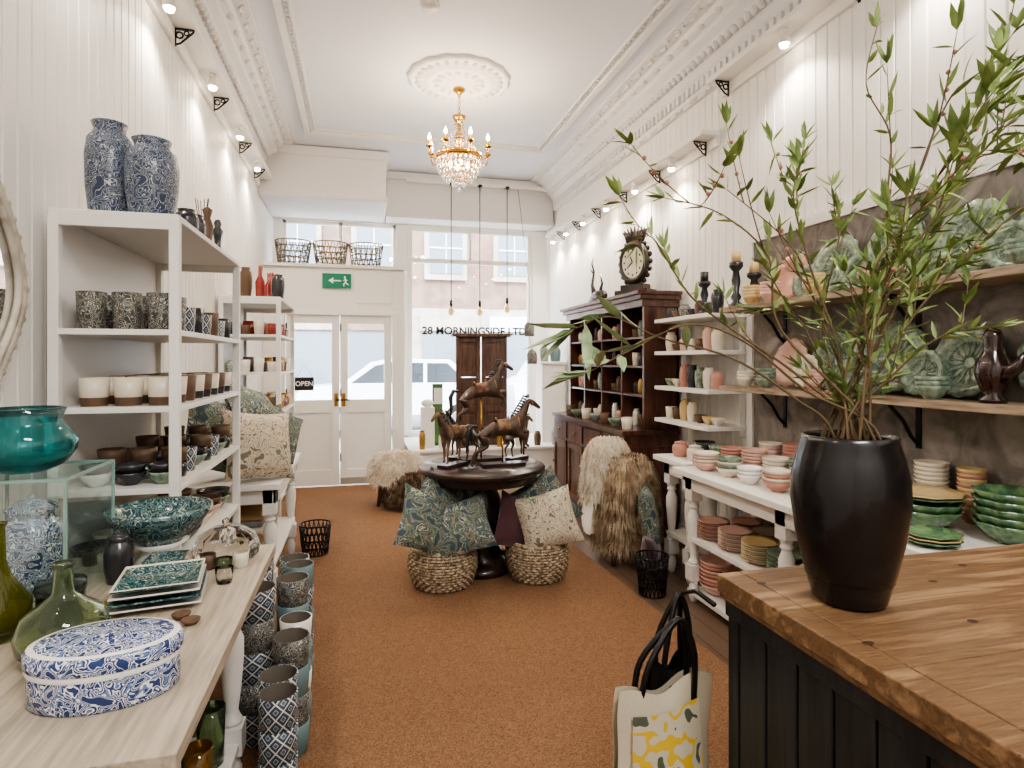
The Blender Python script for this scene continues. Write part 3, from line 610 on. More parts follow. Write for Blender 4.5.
for i in range(8): jar(b,(.7+.24*i,7.24,.48),U(.03,.06),U(.1,.26),[GOLD,CREAM,TERR,PATG][i%4])
b.obj(bevel=.002)
# ---------------------------------------------------------------- fur
def fur(b,f,n,ln,m,wd=.003,droop=.5):
    for _ in range(n):
        u,v=R(),R(); p=Vector(f(u,v)); e=.01
        a=Vector(f(min(u+e,1),v))-Vector(f(max(u-e,0),v)); c=Vector(f(u,min(v+e,1)))-Vector(f(u,max(v-e,0)))
        nn=a.cross(c)
        if nn.length<1e-9: continue
        nn.normalize(); d=(nn*.7+Vector((U(-.5,.5),U(-.5,.5),U(-.7,.1)))).normalized(); l=ln*U(.6,1.3)
        s1=d.cross(Vector((U(-1,1),U(-1,1),U(-1,1)))).normalized()*wd
        q=p+d*l*.4; t=q+(d*.6+Vector((0,0,-droop*1.6))).normalized()*l*.7
        if t.z<.02: t.z=.02
        b.add([p-s1,p+s1,q+s1*.8,q-s1*.8,t],[(0,1,2,3),(3,2,4)],m,True)
def mound(cx,cy,rx,ry,z0,h,pw=.6):
    def f(u,v):
        a=2*math.pi*u; t=v; r=math.cos(t*math.pi/2)**pw; w=1+.12*math.sin(3*a+1)+.06*math.sin(7*a)
        return (cx+rx*r*w*math.cos(a),cy+ry*r*w*math.sin(a),z0+h*math.sin(t*math.pi/2))
    return f
b=B('sheepskin_pile'); f=mound(2.0,4.3,.22,.15,.12,.66,.45); b.surf(f,24,12,FURB); fur(b,f,9000,.12,FURB,.0035,1.0)
g=mound(1.87,4.4,.19,.12,.45,.47,.45); b.surf(g,20,10,FURW); fur(b,g,5500,.07,FURW,.0035,.7); 
for q in((1.84,4.2),(2.06,4.2),(1.84,4.44),(2.06,4.44)): b.tube([(q[0],q[1],0),(q[0],q[1],.4)],.02,TERR)
b.obj()
b=B('sheepskin_stool')
for a in(.3,1.9,3.4,4.9): b.tube([(.36+.16*math.cos(a),6.5+.16*math.sin(a),.36),(.36+.2*math.cos(a),6.5+.2*math.sin(a),.012)],.02,TERR)
f=mound(.5,6.4,.28,.24,.06,.3,.35); b.surf(f,24,12,FURD); fur(b,f,5000,.08,FURD,.0035)
g=mound(.34,6.5,.27,.24,.26,.3,.4); b.surf(g,20,10,FURW); fur(b,g,7000,.055,FURW,.0035,.3); b.obj()
# ---------------------------------------------------------------- round table + baskets
TX,TY=.855,4.32
b=B('round_pedestal_table')
b.lathe([(0,.74),(.43,.74),(.46,.752),(.46,.775),(.45,.785),(0,.785)],(TX,TY,0),TBL,56)
b.lathe([(.40,.74),(.4,.68),(.38,.68),(.38,.74)],(TX,TY,0),TBL,48)
b.lathe([(0,.012),(.2,.012),(.2,.05),(.16,.08),(.13,.1),(.12,.2),(.15,.3),(.17,.42),(.13,.55),(.1,.62),(.13,.68),(0,.68)],(TX,TY,0),TBL,32)
for i in range(4):
    a=math.pi/4+i*math.pi/2; b.tube([(TX+r*math.cos(a),TY+r*math.sin(a),z) for r,z in((.1,.2),(.18,.14),(.24,.07),(.3,.045))],[.04,.035,.03,.032],TBL)
b.obj()
def wicker(name,x,y,z,r,h):
    b=B(name); b.lathe([(0,.004),(r*.8,.004),(r*.8,.01),(0,.01)],(x,y,z),WICK,24)
    rad=lambda t:r*(.84+.2*math.sin(t*math.pi*.85))
    n=26
    for i in range(n):
        a=2*math.pi*i/n; b.tube([(x+rad(t)*math.cos(a),y+rad(t)*math.sin(a),z+.006+h*t) for t in(0,.25,.5,.75,1)],.006,WICK,5)
    K=14
    for k in range(K):
        t=(k+.5)/K
        b.tube([(x+(rad(t)+.008*(1 if (i+k)%2 else -1))*math.cos(math.pi*i/n),y+(rad(t)+.008*(1 if (i+k)%2 else -1))*math.sin(math.pi*i/n),z+.006+h*t) for i in range(2*n)],h/K*.52,WICK,5,True)
    for q in(0,1): b.tube([(x+rad(1)*math.cos(math.pi*i/20)*(1+.01*q),y+rad(1)*math.sin(math.pi*i/20),z+h+.01*math.sin(i*3+q*3)) for i in range(40)],.014,WICK,6,True)
    b.obj()
wicker('wicker_basket',.54,4.12,.012,.22,.26); wicker('wicker_basket',1.21,4.1,.012,.21,.26)
b=B('floral_cushions')
b.pillow((.42,4.0,.47),.44,.42,.17,CUSH,(-.45,.45,.35)); b.pillow((.64,3.98,.43),.42,.38,.16,CUSH,(-.5,-.3,-.2)); b.pillow((.57,4.2,.49),.42,.42,.14,CUSH,(-.15,.2,.1)); b.pillow((.5,4.1,.56),.38,.38,.12,CUSH,(-.5,.8,.2)); b.obj()
b=B('floral_cushions')
b.pillow((1.25,3.98,.44),.42,.4,.16,CUSH2,(-.4,-.25,-.15)); b.pillow((1.27,4.15,.5),.42,.42,.14,CUSH,(-.1,-.6,-.3)); b.pillow((1.06,4.1,.40),.38,.38,.13,PLUM,(-.2,.4,.4)); b.obj()
# ---------------------------------------------------------------- horses
def horse_mesh(pose):
    V=[(-.36,0,.02,.155),(-.06,0,-.02,.15),(.24,0,.02,.16),(.4,0,.2,.105),(.5,0,.4,.07),(.56,0,.5,.068),(.68,0,.42,.048),(.79,0,.32,.036)]
    E=[(i,i+1) for i in range(7)]
    def chain(root,pts):
        p=root
        for q in pts: V.append(q); E.append((p,len(V)-1)); p=len(V)-1
    for sgn in(1,-1):
        y=.09*sgn
        if pose=='leap':
            k=.06*sgn
            chain(2,[(.3,y,-.12,.075),(.5+k,y,-.16+k,.042),(.44+k,y,-.36,.026),(.5+k,y,-.41,.034)])
            chain(0,[(-.4,y,-.12,.095),(-.34,y*1.1,-.3,.055),(-.54+k,y,-.4,.034),(-.62+k,y,-.58,.024),(-.58+k,y,-.64,.034)])
        else:
            k=.05*sgn
            chain(2,[(.26,y,-.14,.075),(.27+k,y,-.4,.04),(.26+k,y,-.64,.026),(.3+k,y,-.7,.034)])
            chain(0,[(-.36,y,-.14,.095),(-.28,y*1.1,-.3,.055),(-.42-k,y,-.44,.034),(-.38-k,y,-.64,.025),(-.34-k,y,-.7,.034)])
    me=bpy.data.meshes.new('h'); me.from_pydata([v[:3] for v in V],E,[]); o=bpy.data.objects.new('h',me); bpy.context.collection.objects.link(o)
    md=o.modifiers.new('s','SKIN'); md.use_smooth_shade=True
    for i,v in enumerate(V): me.skin_vertices[0].data[i].radius=(v[3]*(.85),v[3])
    me.skin_vertices[0].data[1].use_root=True
    o.modifiers.new('ss','SUBSURF').levels=2
    dg=bpy.context.evaluated_depsgraph_get(); r=bpy.data.meshes.new_from_object(o.evaluated_get(dg))
    out=([v.co.copy() for v in r.vertices],[tuple(p.vertices) for p in r.polygons]); bpy.data.objects.remove(o); return out
HM={p:horse_mesh(p) for p in('leap','stand')}
def horse(name,x,y,z,sc,rz,pose,clear,tilt=0,mm=None,pole=True):
    mm=mm or HORSE
    b=B(name); zc=z+clear; M=Matrix.Translation((x,y,zc))@RZ(rz)@Matrix.Rotation(tilt,4,'Y')@Matrix.Scale(sc,4)
    b.add(*HM[pose],mm,True,M)
    for s2 in(1,-1): b.lathe([(.025,0),(.018,.05),(0,.09)],M@Vector((.54,.035*s2,.55)),mm,8,M=Matrix.Scale(sc,4))
    for i in range(9):
        t=i/8; p=Vector((.28+.26*t,0,.2+.36*t)); b.tube([p+Vector((.0,0,0)),p+Vector((-.07,.05,.03)),p+Vector((-.1,.075,-.06))],[.03,.022,.006],mm if i%2 else DKC,6,M=M)
    b.tube([(-.5,0,.08),(-.6,0,.1),(-.68,0,-.02),(-.7,0,-.25),(-.74,0,-.4)],[.03,.045,.05,.035,.006],DKC,8,M=M)
    b.surf(lambda u,v:(-.12+.24*v,.158*math.sin((u-.5)*3.4),.015+.165*math.cos((u-.5)*3.4)),10,4,SADD,True,M)
    b.tube([(-.12,-.05,.16),(-.13,0,.21),(-.12,.05,.16)],.02,SADD,6,M=M); b.tube([(.12,0,.15),(.13,0,.23)],[.02,.015],SADD,6,M=M)
    b.tube([(.62,.05*math.cos(i*.785),.44+.055*math.sin(i*.785)) for i in range(8)],.008,GOLD,5,True,M=M)
    b.tube([(.3,.14*math.cos(i*.524),.07+.15*math.sin(i*.524)) for i in range(12)],.01,GOLD,5,True,M=M)
    if pole: b.tube([(x,y,z+.02),(x,y,zc-.1*sc)],.006 if clear<.5 else .008,BRASS,8)
    b.box(x-.42*sc,x+.42*sc,y-.14*sc,y+.14*sc,z,z+.025,TBL,M=Matrix.Translation((x,y,0))@RZ(rz)@Matrix.Translation((-x,-y,0)))
    b.obj()
zt=.785
horse('carousel_horse',TX+.02,TY+.14,zt,.36,.15,'leap',.53,-.15)
horse('carousel_horse',TX+.13,TY-.1,zt,.38,.1,'leap',.27,-.05)
horse('rocking_horse_figurine',TX-.22,TY-.04,zt,.3,-2.4,'stand',.245,0,FURD,False)
horse('rocking_horse_figurine',TX-.1,TY+.22,zt,.26,2.8,'stand',.22,0,HORSE,False)
horse('rocking_horse_figurine',TX+.3,TY+.14,zt,.24,.6,'stand',.2,0,HORSE,False)
# ---------------------------------------------------------------- dresser on the right
b=B('mahogany_dresser'); x0,x1,y0,y1=2.12,2.62,4.62,6.5
b.box(x0+.03,x1,y0+.02,y1-.02,0,.1,MAHOG); b.box(x0,x1,y0,y1,.1,.92,MAHOG); b.box(x0-.03,x1,y0-.03,y1+.02,.92,.96,MAHOG)
n=4; w=(y1-y0)/n
for i in range(n):
    a=y0+i*w+.03; c=y0+(i+1)*w-.03
    b.box(x0-.012,x0,a,c,.72,.89,MAHOG); b.sph((x0-.02,(a+c)/2,.8),.014,BRASS,8)
    for q in((a,a+.05),(c-.05,c)): b.box(x0-.014,x0,q[0],q[1],.13,.69,MAHOG)
    b.box(x0-.014,x0,a+.05,c-.05,.13,.18,MAHOG); b.box(x0-.014,x0,a+.05,c-.05,.63,.69,MAHOG); b.box(x0-.006,x0,a+.08,c-.08,.21,.6,MAHOG); b.sph((x0-.025,c-.025,.42),.012,BRASS,8)
b.box(x0+.08,x1-.08,y0-.012,y0,.2,.82,MAHOG)
ux=2.3
b.box(ux,x1,y0,y0+.04,.96,2.04,MAHOG); b.box(ux,x1,y1-.04,y1,.96,2.04,MAHOG); b.box(x1-.02,x1,y0,y1,.96,2.04,MAHOG)
for z in(1.25,1.5,1.75): b.box(ux+.01,x1-.02,y0+.04,y1-.04,z-.02,z,MAHOG)
for i in(1,2,3): b.box(ux+.005,x1-.02,y0+i*w-.015,y0+i*w+.015,.96,2.04,MAHOG)
b.box(ux-.03,x1,y0-.02,y1+.02,2.0,2.06,MAHOG); b.box(ux-.06,x1,y0-.05,y1+.05,2.06,2.1,MAHOG); b.box(ux-.09,x1,y0-.07,y1+.07,2.1,2.13,MAHOG)
b.obj(bevel=.005)
b=B('dresser_crockery')
for i in range(n):
    for z in(.96,1.25,1.5,1.75):
        for k in range(4):
            y=y0+i*w+.08+.105*k; c=(2.42,y,z); m=[CREAM,TERR,GOLD,PATG,DKC,WHC,PINK][int(R()*7)]
            if R()<.5: jar(b,c,.035,U(.1,.17),m)
            else: cup(b,c,.04,U(.07,.13),m)
b.obj()
b=B('dresser_counter_bowls')
for k in range(7):
    c=(2.2,4.74+.24*k,.96); m=[CREAM,GRNL,TERR,PATG][k%4]
    if k%2: bowl(b,c,.07,.07,m)
    else: cup(b,c,.05,.1,m)
b.obj()
b=B('carved_mantel_clock'); cx,cy,cz=2.40,5.0,2.13
MX=Matrix.Rotation(-math.pi/2,4,'Y')
CR=Matrix.Translation((cx,cy,0))@RZ(.55)@Matrix.Translation((-cx,-cy,0))
b.box(cx-.08,cx+.08,cy-.17,cy+.17,cz,cz+.05,TBL,CR); b.box(cx-.06,cx+.06,cy-.12,cy+.12,cz+.05,cz+.1,TBL,CR)
zc=cz+.3
k0=len(b.v)
b.lathe([(.0,.0),(.13,0),(.155,.03),(.155,.06),(.13,.09),(.112,.07),(0,.07)],(cx+.03,cy,zc),TBL,40,M=MX@Matrix.Diagonal((1.3,1,1,1)))
b.lathe([(0,.074),(.11,.074)],(cx+.03,cy,zc),CLOCKF,32,M=MX@Matrix.Diagonal((1.3,1,1,1)))
for a,l in((.4,.055),(2.3,.075)): b.tube([(cx-.048,cy,zc),(cx-.048,cy+l*math.sin(a),zc+l*math.cos(a))],.005,BLK,4)
for i in range(12):
    a=math.pi/6*i; b.sph((cx-.046,cy+.088*math.sin(a),zc+.115*math.cos(a)),(.003,.008,.011),BLK,6)
for i in range(20):
    a=2*math.pi*i/20; b.sph((cx,cy+.155*math.sin(a),zc+.205*math.cos(a)),(.025,.026,.026),TBL,8)
for i in range(9):
    a=(i-4)*.3; b.tube([(cx,cy+.07*math.sin(a),zc+.19),(cx,cy+.1*math.sin(a),zc+.25),(cx-.01,cy+.14*math.sin(a),zc+.27+.06*math.cos(a))],[.025,.022,.004],TBL)
for i in range(k0,len(b.v)): b.v[i]=tuple(CR@Vector(b.v[i]))
b.obj()
b=B('driftwood_bird_sculpture'); cx,cy=2.35,5.75
b.tube([(cx,cy-.18,2.17),(cx,cy-.1,2.2),(cx,cy+.05,2.21),(cx,cy+.25,2.17)],[.02,.06,.055,.01],TBL); b.tube([(cx,cy+.1,2.22),(cx,cy+.17,2.33),(cx,cy+.12,2.47),(cx,cy+.18,2.56),(cx,cy+.14,2.62)],[.035,.016,.012,.009,.003],TBL)
b.tube([(cx,cy-.02,2.22),(cx,cy-.1,2.32),(cx,cy-.05,2.42)],[.02,.012,.004],TBL); b.tube([(cx,cy+.16,2.47),(cx,cy+.24,2.52)],[.01,.003],TBL)
b.tube([(cx,cy-.06,2.13),(cx,cy-.06,2.2)],.012,TBL); b.tube([(cx,cy+.06,2.13),(cx,cy+.06,2.2)],.012,TBL)
b.sph((cx,cy-.19,2.2),(.018,.035,.02),TBL); b.obj()
b=B('woven_fan_tray'); b.lathe([(0,0),(.17,.0),(.23,.03),(.22,.035),(.16,.01),(0,.01)],(2.0,4.95,.235),WHC,40,scal=(20,.03),M=Matrix.Rotation(-1.3,4,'Y')); b.obj()
b=B('wall_shelf_white')
for z in(1.88,1.62,1.34,1.08): b.box(2.33,XR-.001,3.72,4.5,z-.03,z,W)
for y in(3.74,4.46): b.box(2.6,XR-.001,y,y+.02,1.0,1.88,W)
b.obj(bevel=.003)
for z,ms in((1.88,[DKC,PATB,TERR]),(1.62,[CREAM,PINK,TERR]),(1.34,[SALM,CREAM,GRNL,DKC]),(1.08,[CREAM,YEL,TERR])):
    b=B('shelf_ceramics')
    for k in range(7):
        y=3.78+.11*k; c=(2.45,y,z); m=ms[k%len(ms)]
        if R()<.4: jar(b,c,.045,U(.1,.18),m)
        elif R()<.5: cup(b,c,.045,.09,m); 
        else: bowl(b,c,.05,.06,m)
    b.obj()
for z in(1.9,1.38):
    b=B('plank_shelf'); b.box(2.33,XR-.021,-.6,3.58,z-.035,z,SHELFW)
    for y in(.6,1.6,2.35,3.3):
        b.box(XR-.03,XR-.021,y-.015,y+.015,z-.26,z-.035,BLK); b.box(2.4,XR-.021,y-.015,y+.015,z-.043,z-.035,BLK)
        b.tube([(XR-.03,y,z-.24),(XR-.07,y,z-.2),(XR-.12,y,z-.12),(XR-.2,y,z-.045)],.01,BLK,6)
    b.obj(bevel=.003)
def upright(name,y,z,r,m,sc=(14,.03),off=0):
    b=B(name); T=Matrix.Rotation(-1.33,4,'Y'); O=Vector((XR-.055-r*.22-off,y,z+r*.985))
    b.lathe([(0,0),(r*.6,0),(r*.72,.015),(r,.03),(r*.99,.035),(r*.7,.02),(r*.58,.007),(0,.007)],O,m,56,scal=sc,M=T); 
    if m is GRNL:
        n=16
        for k in range(n):
            for tw in(.5,-.5):
                a=2*math.pi*k/n; b.tube([T@Vector((r*q*math.cos(a+tw*q),r*q*math.sin(a+tw*q),.010+.022*max(0,q-.6)/.4))+O for q in(.15,.35,.6,.8,.96)],.0022,m,5)
        b.tube([T@Vector((r*.6*math.cos(k*.4),r*.6*math.sin(k*.4),.010))+O for k in range(16)],.003,m,5,True)
    b.obj()
for y,z,r,m in[(2.4,1.9,.18,GRNL),(2.02,1.9,.17,GRNL),(2.78,1.9,.17,GRNL),(3.14,1.9,.15,SALM),(1.64,1.9,.18,GRNL),(2.4,1.38,.18,GRNL),(2.78,1.38,.17,GRNL),(2.04,1.38,.16,GRNL),(3.14,1.38,.15,PINK),(1.66,1.38,.17,GRNL)]: upright('display_platter',y,z,r,m)
for y,z,r,m in[(2.59,1.9,.1,GRNL),(2.21,1.9,.1,GRNL),(2.96,1.9,.1,GRNL),(1.83,1.9,.1,GRNL),(2.59,1.38,.1,GRNL),(2.22,1.38,.11,GRNL),(2.96,1.38,.1,CREAM)]: upright('side_plate',y,z,r,m,off=.055)
def bstack(name,x,y,z,r,n,m,h=.06,sc=None,st=.02):
    b=B(name)
    for i in range(n): bowl(b,(x,y,z+i*st),r,h,m[i%len(m)],sc)
    b.obj()
def pstack(name,x,y,z,r,n,m,sc=None,st=.012):
    b=B(name)
    for i in range(n): plate(b,(x,y,z+i*st),r,m[i%len(m)],.02,sc)
    b.obj()
for y,z,r,n,m in[(2.4,1.9,.06,3,[SALM,PINK]),(2.78,1.9,.06,4,[YEL]),(3.14,1.9,.06,4,[PINK]),(2.05,1.9,.065,3,[GRNL]),(1.7,1.9,.065,3,[GRNL]),(2.4,1.38,.065,4,[GRNL]),(2.78,1.38,.06,4,[PINK]),(2.08,1.38,.065,3,[GRNL]),(3.38,1.38,.055,3,[CREAM]),(3.18,1.38,.06,4,[GRNL]),(3.32,1.9,.055,4,[YEL])]: bstack('shelf_bowl_stack',2.395,y,z,r,n,m)
b=B('bronze_hen_figurine'); c=(2.42,1.84,1.38); BZ=mat('bronze_glaze',s(46,26,22),.15,coat=.6)
b.lathe([(0,0),(.045,0),(.05,.015),(.03,.03),(.045,.06),(.06,.11),(.055,.16),(.035,.2),(.028,.23),(.034,.26),(.025,.29),(0,.3)],c,BZ,24)
b.tube([(c[0],c[1],c[2]+.26),(c[0]-.02,c[1]+.05,c[2]+.265)],[.012,.002],GOLD); b.tube([(c[0],c[1]-.03,c[2]+.1),(c[0],c[1]-.09,c[2]+.14),(c[0],c[1]-.12,c[2]+.2)],[.035,.025,.006],BZ); b.obj()
b=B('pillar_candlesticks')
for x,y,h in[(2.42,3.9,.24),(2.42,3.52,.3),(2.5,3.44,.22)]:
    z=1.88 if y>3.6 else 1.9
    b.lathe([(0,0),(.05,0),(.045,.02),(.02,.04),(.035,.07),(.018,.1),(.03,h*.6),(.02,h*.8),(.045,h*.9),(.045,h),(0,h)],(x,y,z),DKC,20); b.lathe([(0,0),(.03,0),(.03,.07),(0,.07)],(x,y,z+h),YEL if y<3.7 else DKC,16)
b.obj()
# ---------------------------------------------------------------- right tables + contents
wtable('farmhouse_table',1.97,2.6,1.62,3.56,.85,[.08,.42],W,1)
wtable('side_table',2.1,2.6,3.62,4.08,.85,[.3],W)
T=.85
items=[(2.12,3.4,.085,4,[PINK,CREAM]),(2.33,3.42,.08,5,[SALM]),(2.14,3.18,.075,4,[CREAM,GRNL]),(2.33,3.2,.08,6,[PINK]),(2.13,2.97,.07,3,[WHC]),(2.33,3.0,.08,5,[CREAM]),(2.15,2.76,.075,4,[SALM,CREAM]),(2.35,2.8,.08,6,[GRNL]),(2.17,2.52,.08,4,[YEL]),(2.36,2.58,.085,7,[GRN]),(2.2,2.28,.085,4,[YEL,CREAM]),(2.38,2.36,.08,8,[YEL]),
 (2.52,3.3,.075,7,[CREAM,PINK]),(2.52,3.08,.075,8,[SALM]),(2.52,2.88,.07,8,[YEL]),(2.53,2.68,.07,9,[GRN]),(2.53,2.2,.07,10,[CREAM]),(2.54,2.02,.055,10,[SALM,YEL])]
for x,y,r,n,m in items: bstack('ribbed_bowl_stack',x,y,T,r,n,m,.055,(18,.025))
def cab(name,x,y,z,r,h,m,n=1):
    b=B(name)
    for i in range(n): bowl(b,(x,y,z+i*.03),r,h,m,(9,.06),seg=54)
    b.obj()
cab('cabbage_leaf_bowl',2.3,2.05,T,.15,.08,GRN,2)
cab('cabbage_leaf_bowl',2.42,1.76,T,.13,.08,GRN,5); pstack('green_platter_stack',2.1,1.83,T,.1,3,[GRN,YEL],(9,.05)); pstack('green_platter_stack',2.3,2.05,T+.112,.155,2,[GRN,YEL],(9,.05))
b=B('covered_pots')
for k in range(2): jar(b,(2.25,3.74+.2*k,T),.06,.1,[CREAM,SALM][k],lid=[CREAM,SALM][k]); bowl(b,(2.45,3.75+.2*k,T),.08,.1,[GRNL,DKC][k])
b.obj()
for y,m in((3.38,[PINK,SALM]),(3.15,[PINK,CREAM]),(2.92,[YEL,CREAM]),(2.7,[GRNL,GRN]),(2.45,[CREAM,GRNL]),(2.2,[PINK])): pstack('plate_stack',2.16,y,.42,.1,9,m,None); pstack('plate_stack',2.4,y,.42,.1,7,m[::-1])
for y,m in((3.35,[PINK,SALM]),(3.1,[SALM]),(2.85,[CREAM,GRNL]),(2.6,[GRN])): bstack('low_shelf_bowl_stack',2.17,y,.08,.11,7,m,.07,st=.024)
b=B('floor_cushions'); b.pillow((2.02,3.98,.42),.4,.42,.14,CUSH,(-.2,0,1.1)); b.pillow((1.98,3.86,.18),.34,.32,.13,PLUM,(-.2,0,1.0)); b.obj()
# ---------------------------------------------------------------- counter
b=B('shop_counter'); X0,X1,Y0,Y1=.97,2.3,-.7,1.5
KNOT=mat('pine_knot',s(58,40,28),.6); GAP=mat('board_gap',s(50,36,26),.8)
b.box(X0+.04,X1,Y0,Y1-.04,0.013,.89,BLKW)
y=Y0
while y<Y1-.05: b.box(X0+.02,X0+.04,y+.003,min(y+.108,Y1-.023),0.013,.87,BLKW); y+=.112
x=X0+.02
while x<X1-.02: b.box(x+.003,min(x+.108,X1),Y1-.04,Y1-.02,0.013,.87,BLKW); x+=.112
b.box(X0+.012,X0+.03,Y0,Y1-.02,.84,.89,BLKW)
for k in range(8):
    ya=Y0+(Y1-Y0)*k/8; yb=Y0+(Y1-Y0)*(k+1)/8; b.box(X0+.07,X1,ya+.0012,yb-.0012,.9,.95+.0008*(k%2),PINE)
b.box(X0,X0+.068,Y0,Y1,.9,.95,PINE); b.box(X0+.004,X1,Y0+.004,Y1-.004,.885,.902,PINED)
for x,y in[(1.04,1.4),(1.04,1.05),(1.04,.7),(1.5,1.3),(1.9,1.1),(1.45,.95),(1.25,.8),(1.7,1.38),(1.3,1.36),(1.62,1.12),(1.36,1.08)]:
    b.lathe([(0,.0006),(.007,.0006),(.009,.0)],(x,y,.951),KNOT,12,sx=1.5)
b.obj(bevel=.004)
VX,VY=1.18,1.25
b=B('black_vase')
b.lathe([(0,0),(.076,0),(.084,.008),(.104,.08),(.124,.17),(.134,.25),(.132,.31),(.121,.36),(.11,.395),(.11,.41),(.102,.412),(.1,.395),(.118,.35),(.124,.25),(.1,.06),(0,.03)],(VX,VY,.952),VASEB,48); b.obj()
b=B('branch_arrangement')
UV=Vector((.970,-.2425,0)); VV=Vector((.2425,.970,0)); base=Vector((VX,VY,1.355))
def leafat(p,d,l,w,m):
    d=d.normalized(); sd=d.cross(Vector((U(-.6,.6),U(-.6,.6),1))).normalized(); nn=sd.cross(d).normalized()
    k=U(-.12,.05)*l
    pts=[p,p+d*l*.25+sd*w*.42+nn*.01*l,p+d*l*.3-nn*.04*l,p+d*l*.25-sd*w*.42+nn*.01*l,p+d*l*.6+sd*w*.4+nn*k*.6,p+d*l*.6+nn*(k*.6-.04*l),p+d*l*.6-sd*w*.4+nn*k*.6,p+d*l+nn*k*2]
    b.add(pts,[(0,1,2),(0,2,3),(1,4,5,2),(2,5,6,3),(4,7,5),(5,7,6)],m,True)
def smooth(pts,n=6):
    out=[]
    for i in range(len(pts)-1):
        p0=pts[max(i-1,0)];p1=pts[i];p2=pts[i+1];p3=pts[min(i+2,len(pts)-1)]
        for k in range(n):
            t=k/n; out.append(.5*((2*p1)+(p2-p0)*t+(2*p0-5*p1+4*p2-p3)*t*t+(3*p1-p0-3*p2+p3)*t**3))
    out.append(pts[-1]); return out
def branch(uw,vd,lm=LEAF,ll=.055,lw=.013,start=.35,dens=1,twigs=3,r0=.0045):
    n=len(uw); st=Vector((U(-.05,.05),U(-.05,.05),0))
    pts=[base+Vector((0,0,-.3)),base+st]+[base+UV*u+VV*(vd*(i+1)/n)+Vector((0,0,w)) for i,(u,w) in enumerate(uw)]
    P=smooth(pts); N=len(P); b.tube(P,[r0*(1-.75*i/N) for i in range(N)],TWIG,5)
    def leaves(P,s0,dens):
        for i in range(int(len(P)*s0),len(P)-1):
            d=(P[i+1]-P[i]).normalized()
            for q in range(2 if dens>=1 else 1):
                if R()<.25*(dens<1): continue
                side=Vector((U(-1,1),U(-1,1),U(-.5,.8))).normalized(); dd=(d*.7+side*.8)
                leafat(P[i]+(P[i+1]-P[i])*R(),dd,ll*U(.6,1.3),lw*U(.8,1.2),lm)
        for q in range(4): leafat(P[-1],(P[-1]-P[-2]).normalized()+Vector((U(-.6,.6),U(-.6,.6),U(-.4,.6))),ll*U(.8,1.3),lw*1.2,lm)
    leaves(P,start,dens)
    for k in range(twigs):
        i=int(N*U(.4,.92)); d=(P[min(i+1,N-1)]-P[i-1]).normalized(); side=(d+Vector((U(-1,1),U(-1,1),U(-.2,1)))).normalized()
        L=U(.1,.22); Q=[P[i]+side*L*t+Vector((0,0,.04*t*t)) for t in(0,.2,.4,.6,.8,1)]
        b.tube(Q,[.0022,.002,.002,.0017,.0014,.001],TWIG,4); leaves(Q,.3,dens)
        if R()<.5: 
            for j in(2,3,4): b.sph(Q[j]+Vector((U(-.01,.01),U(-.01,.01),.004)),.006,BERRY,6)
branch([(.05,.27),(.14,.47),(.23,.62),(.33,.75),(.46,.84)],-.1,ll=.065)
branch([(-.02,.22),(-.08,.42),(-.12,.6),(-.1,.7)],.05)
branch([(.09,.25),(.12,.6),(.14,.78),(.09,.92),(.13,1.08)],.1,start=.6,dens=.5,twigs=2)
branch([(-.12,.15),(-.29,.27),(-.4,.36),(-.49,.5),(-.53,.48)],.0,start=.5,dens=.6,twigs=3)
branch([(-.14,.1),(-.3,.2),(-.48,.25),(-.6,.3),(-.69,.27)],-.05,LEAF2,.12,.03,.6,.6,0)
branch([(-.12,.12),(-.28,.24),(-.42,.28),(-.56,.22),(-.66,.17)],-.12,LEAF2,.11,.028,.62,.6,0)
branch([(.13,.27),(.25,.42),(.38,.55),(.48,.62)],-.05,start=.35,ll=.065)
branch([(-.04,.27),(.03,.52),(.05,.62)],.15,start=.3)
branch([(.08,.15),(.18,.25),(.28,.27)],-.1,start=.3,twigs=2)
branch([(-.17,.27),(-.2,.45),(-.32,.56),(-.46,.6)],.0,start=.45,dens=.6)
branch([(.1,.4),(.2,.7),(.28,.87),(.38,.95),(.46,1.05)],.05,start=.5,dens=.9,ll=.07,lw=.016)
branch([(-.07,.35),(-.12,.5),(-.27,.65)],.1,start=.35,dens=.7)
branch([(.06,.12),(.16,.17),(.1,.38),(.2,.5)],.12,start=.3)
branch([(-.03,.12),(-.1,.3),(-.2,.33)],.08,start=.3,twigs=2)
branch([(.03,.15),(.0,.35),(.06,.5),(.15,.58)],-.14,start=.3,twigs=4)
branch([(.04,.2),(.1,.32),(.22,.36),(.3,.46),(.4,.48)],.1,start=.3,twigs=4)
branch([(-.01,.15),(.04,.3),(.12,.42),(.16,.62)],.0,start=.3,twigs=4)
branch([(.08,.25),(.2,.5),(.3,.68),(.42,.72),(.5,.66)],.02,start=.4,ll=.085,lw=.022,twigs=3)
branch([(.06,.3),(.18,.6),(.34,.86),(.48,.98)],-.05,start=.5,ll=.08,lw=.02,twigs=3)
b.obj()
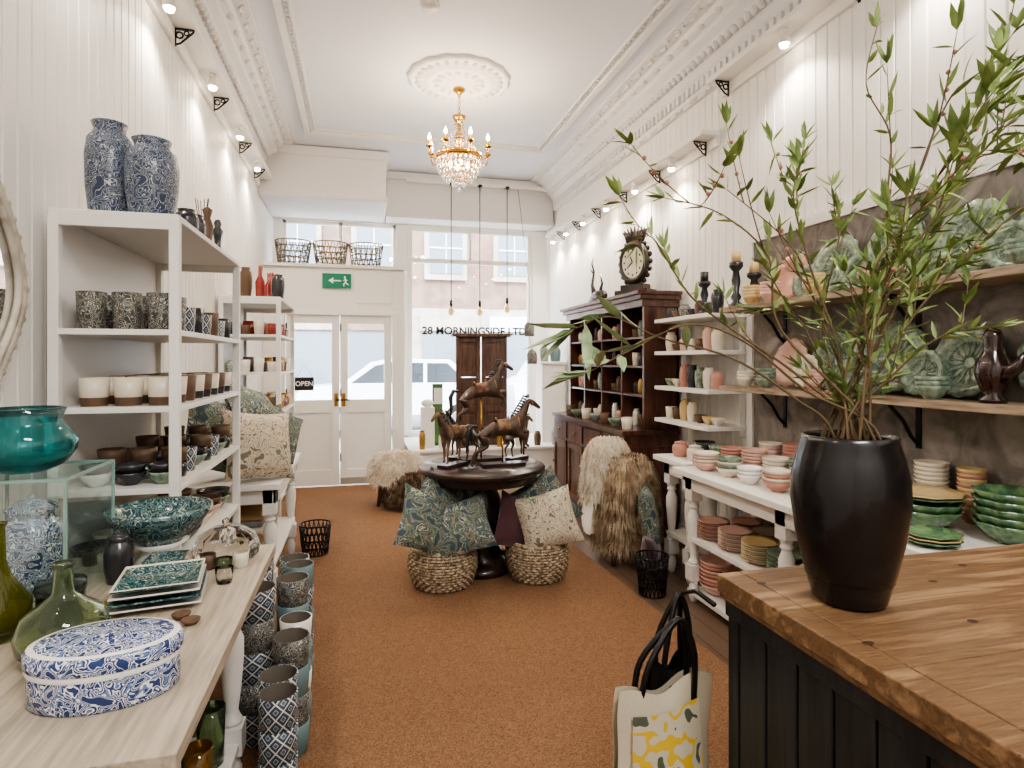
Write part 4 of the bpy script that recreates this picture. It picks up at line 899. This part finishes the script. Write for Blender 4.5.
# ---------------------------------------------------------------- tote bags
b=B('tote_bag')
def tote(x,y,z0,w,h,m,rz,pm,sm,hh=.2):
    M=at(x,y,z0,rz)
    for sg in(1,-1):
        b.surf(lambda u,v:((u-.5)*w*(1-.08*v+.03*math.sin(9*v)),sg*(.012+.05*math.sin(math.pi*u)**.6*(1-v)**.7)+.012*math.sin(7*u+3*v),h*v+.018*math.sin(8*u+1)*v),14,12,m,True,M)
    if pm: b.surf(lambda u,v:((.12+.7*u-.5)*w,-.017-.05*math.sin(math.pi*(.12+.7*u))**.6*(.9-.65*v)**.7+.012*math.sin(7*(.12+.7*u)+3*(.1+.65*v))-.004,h*(.15+.72*v)),10,8,pm,True,M)
    for sg in(1,-1):
        pts=[Vector((-w*.28,sg*.015,h*.85)),Vector((-w*.2,sg*.02,h+hh*.4)),Vector((w*.15,0,h+hh)),Vector((w*.27,sg*.02,h+hh*.5)),Vector((w*.28,sg*.015,h*.85))]
        P=smooth(pts,5); b.tube(P,.009,sm,6,M=M)
tote(.93,1.68,.26,.2,.36,BLK,.3,None,BLK,.2); tote(.86,1.6,.2,.34,.4,CANVAS,.15,YELP,BLK,.18)
b.tube([(.95,1.48,.87),(.94,1.56,.88),(.95,1.65,.84)],.007,BLK,6); b.obj()
# ---------------------------------------------------------------- lights / world / camera
b=B('added_fill_housing'); b.box(.2,1.6,-1.2,-.6,H-.03,H,W); b.obj()  # made-up housing for the added fill lamp, out of view
l=bpy.data.lights.new('added_fill_lamp','AREA'); l.shape='RECTANGLE'; l.size=1.3; l.size_y=.5; l.energy=115; l.color=(1,.98,.95)  # soft fill added behind the camera to brighten the room, not a shop fixture
o=bpy.data.objects.new('added_fill_lamp',l); o.location=(.9,-.9,H-.05); bpy.context.collection.objects.link(o)
sun=bpy.data.lights.new('sun','SUN'); sun.energy=8; sun.angle=.1; o=bpy.data.objects.new('sun',sun); o.rotation_euler=(math.radians(50),0,math.radians(-20)); o.location=(0,0,12); bpy.context.collection.objects.link(o)
w=bpy.data.worlds.new('World'); bpy.context.scene.world=w; w.use_nodes=True; w.node_tree.nodes['Background'].inputs[0].default_value=(.84,.92,1,1); w.node_tree.nodes['Background'].inputs[1].default_value=10.0
cam=bpy.data.cameras.new('camera'); cam.sensor_width=36; cam.lens=36*600/1024; cam.shift_y=-24/1024; cam.clip_start=.02
o=bpy.data.objects.new('camera',cam); o.location=(0,0,1.55); o.rotation_euler=(math.pi/2,0,-math.atan(.25)); bpy.context.collection.objects.link(o)
sc=bpy.context.scene; sc.camera=o
sc.view_settings.view_transform='AgX'
try: sc.view_settings.look='AgX - Medium High Contrast'
except Exception: pass
sc.view_settings.exposure=.18
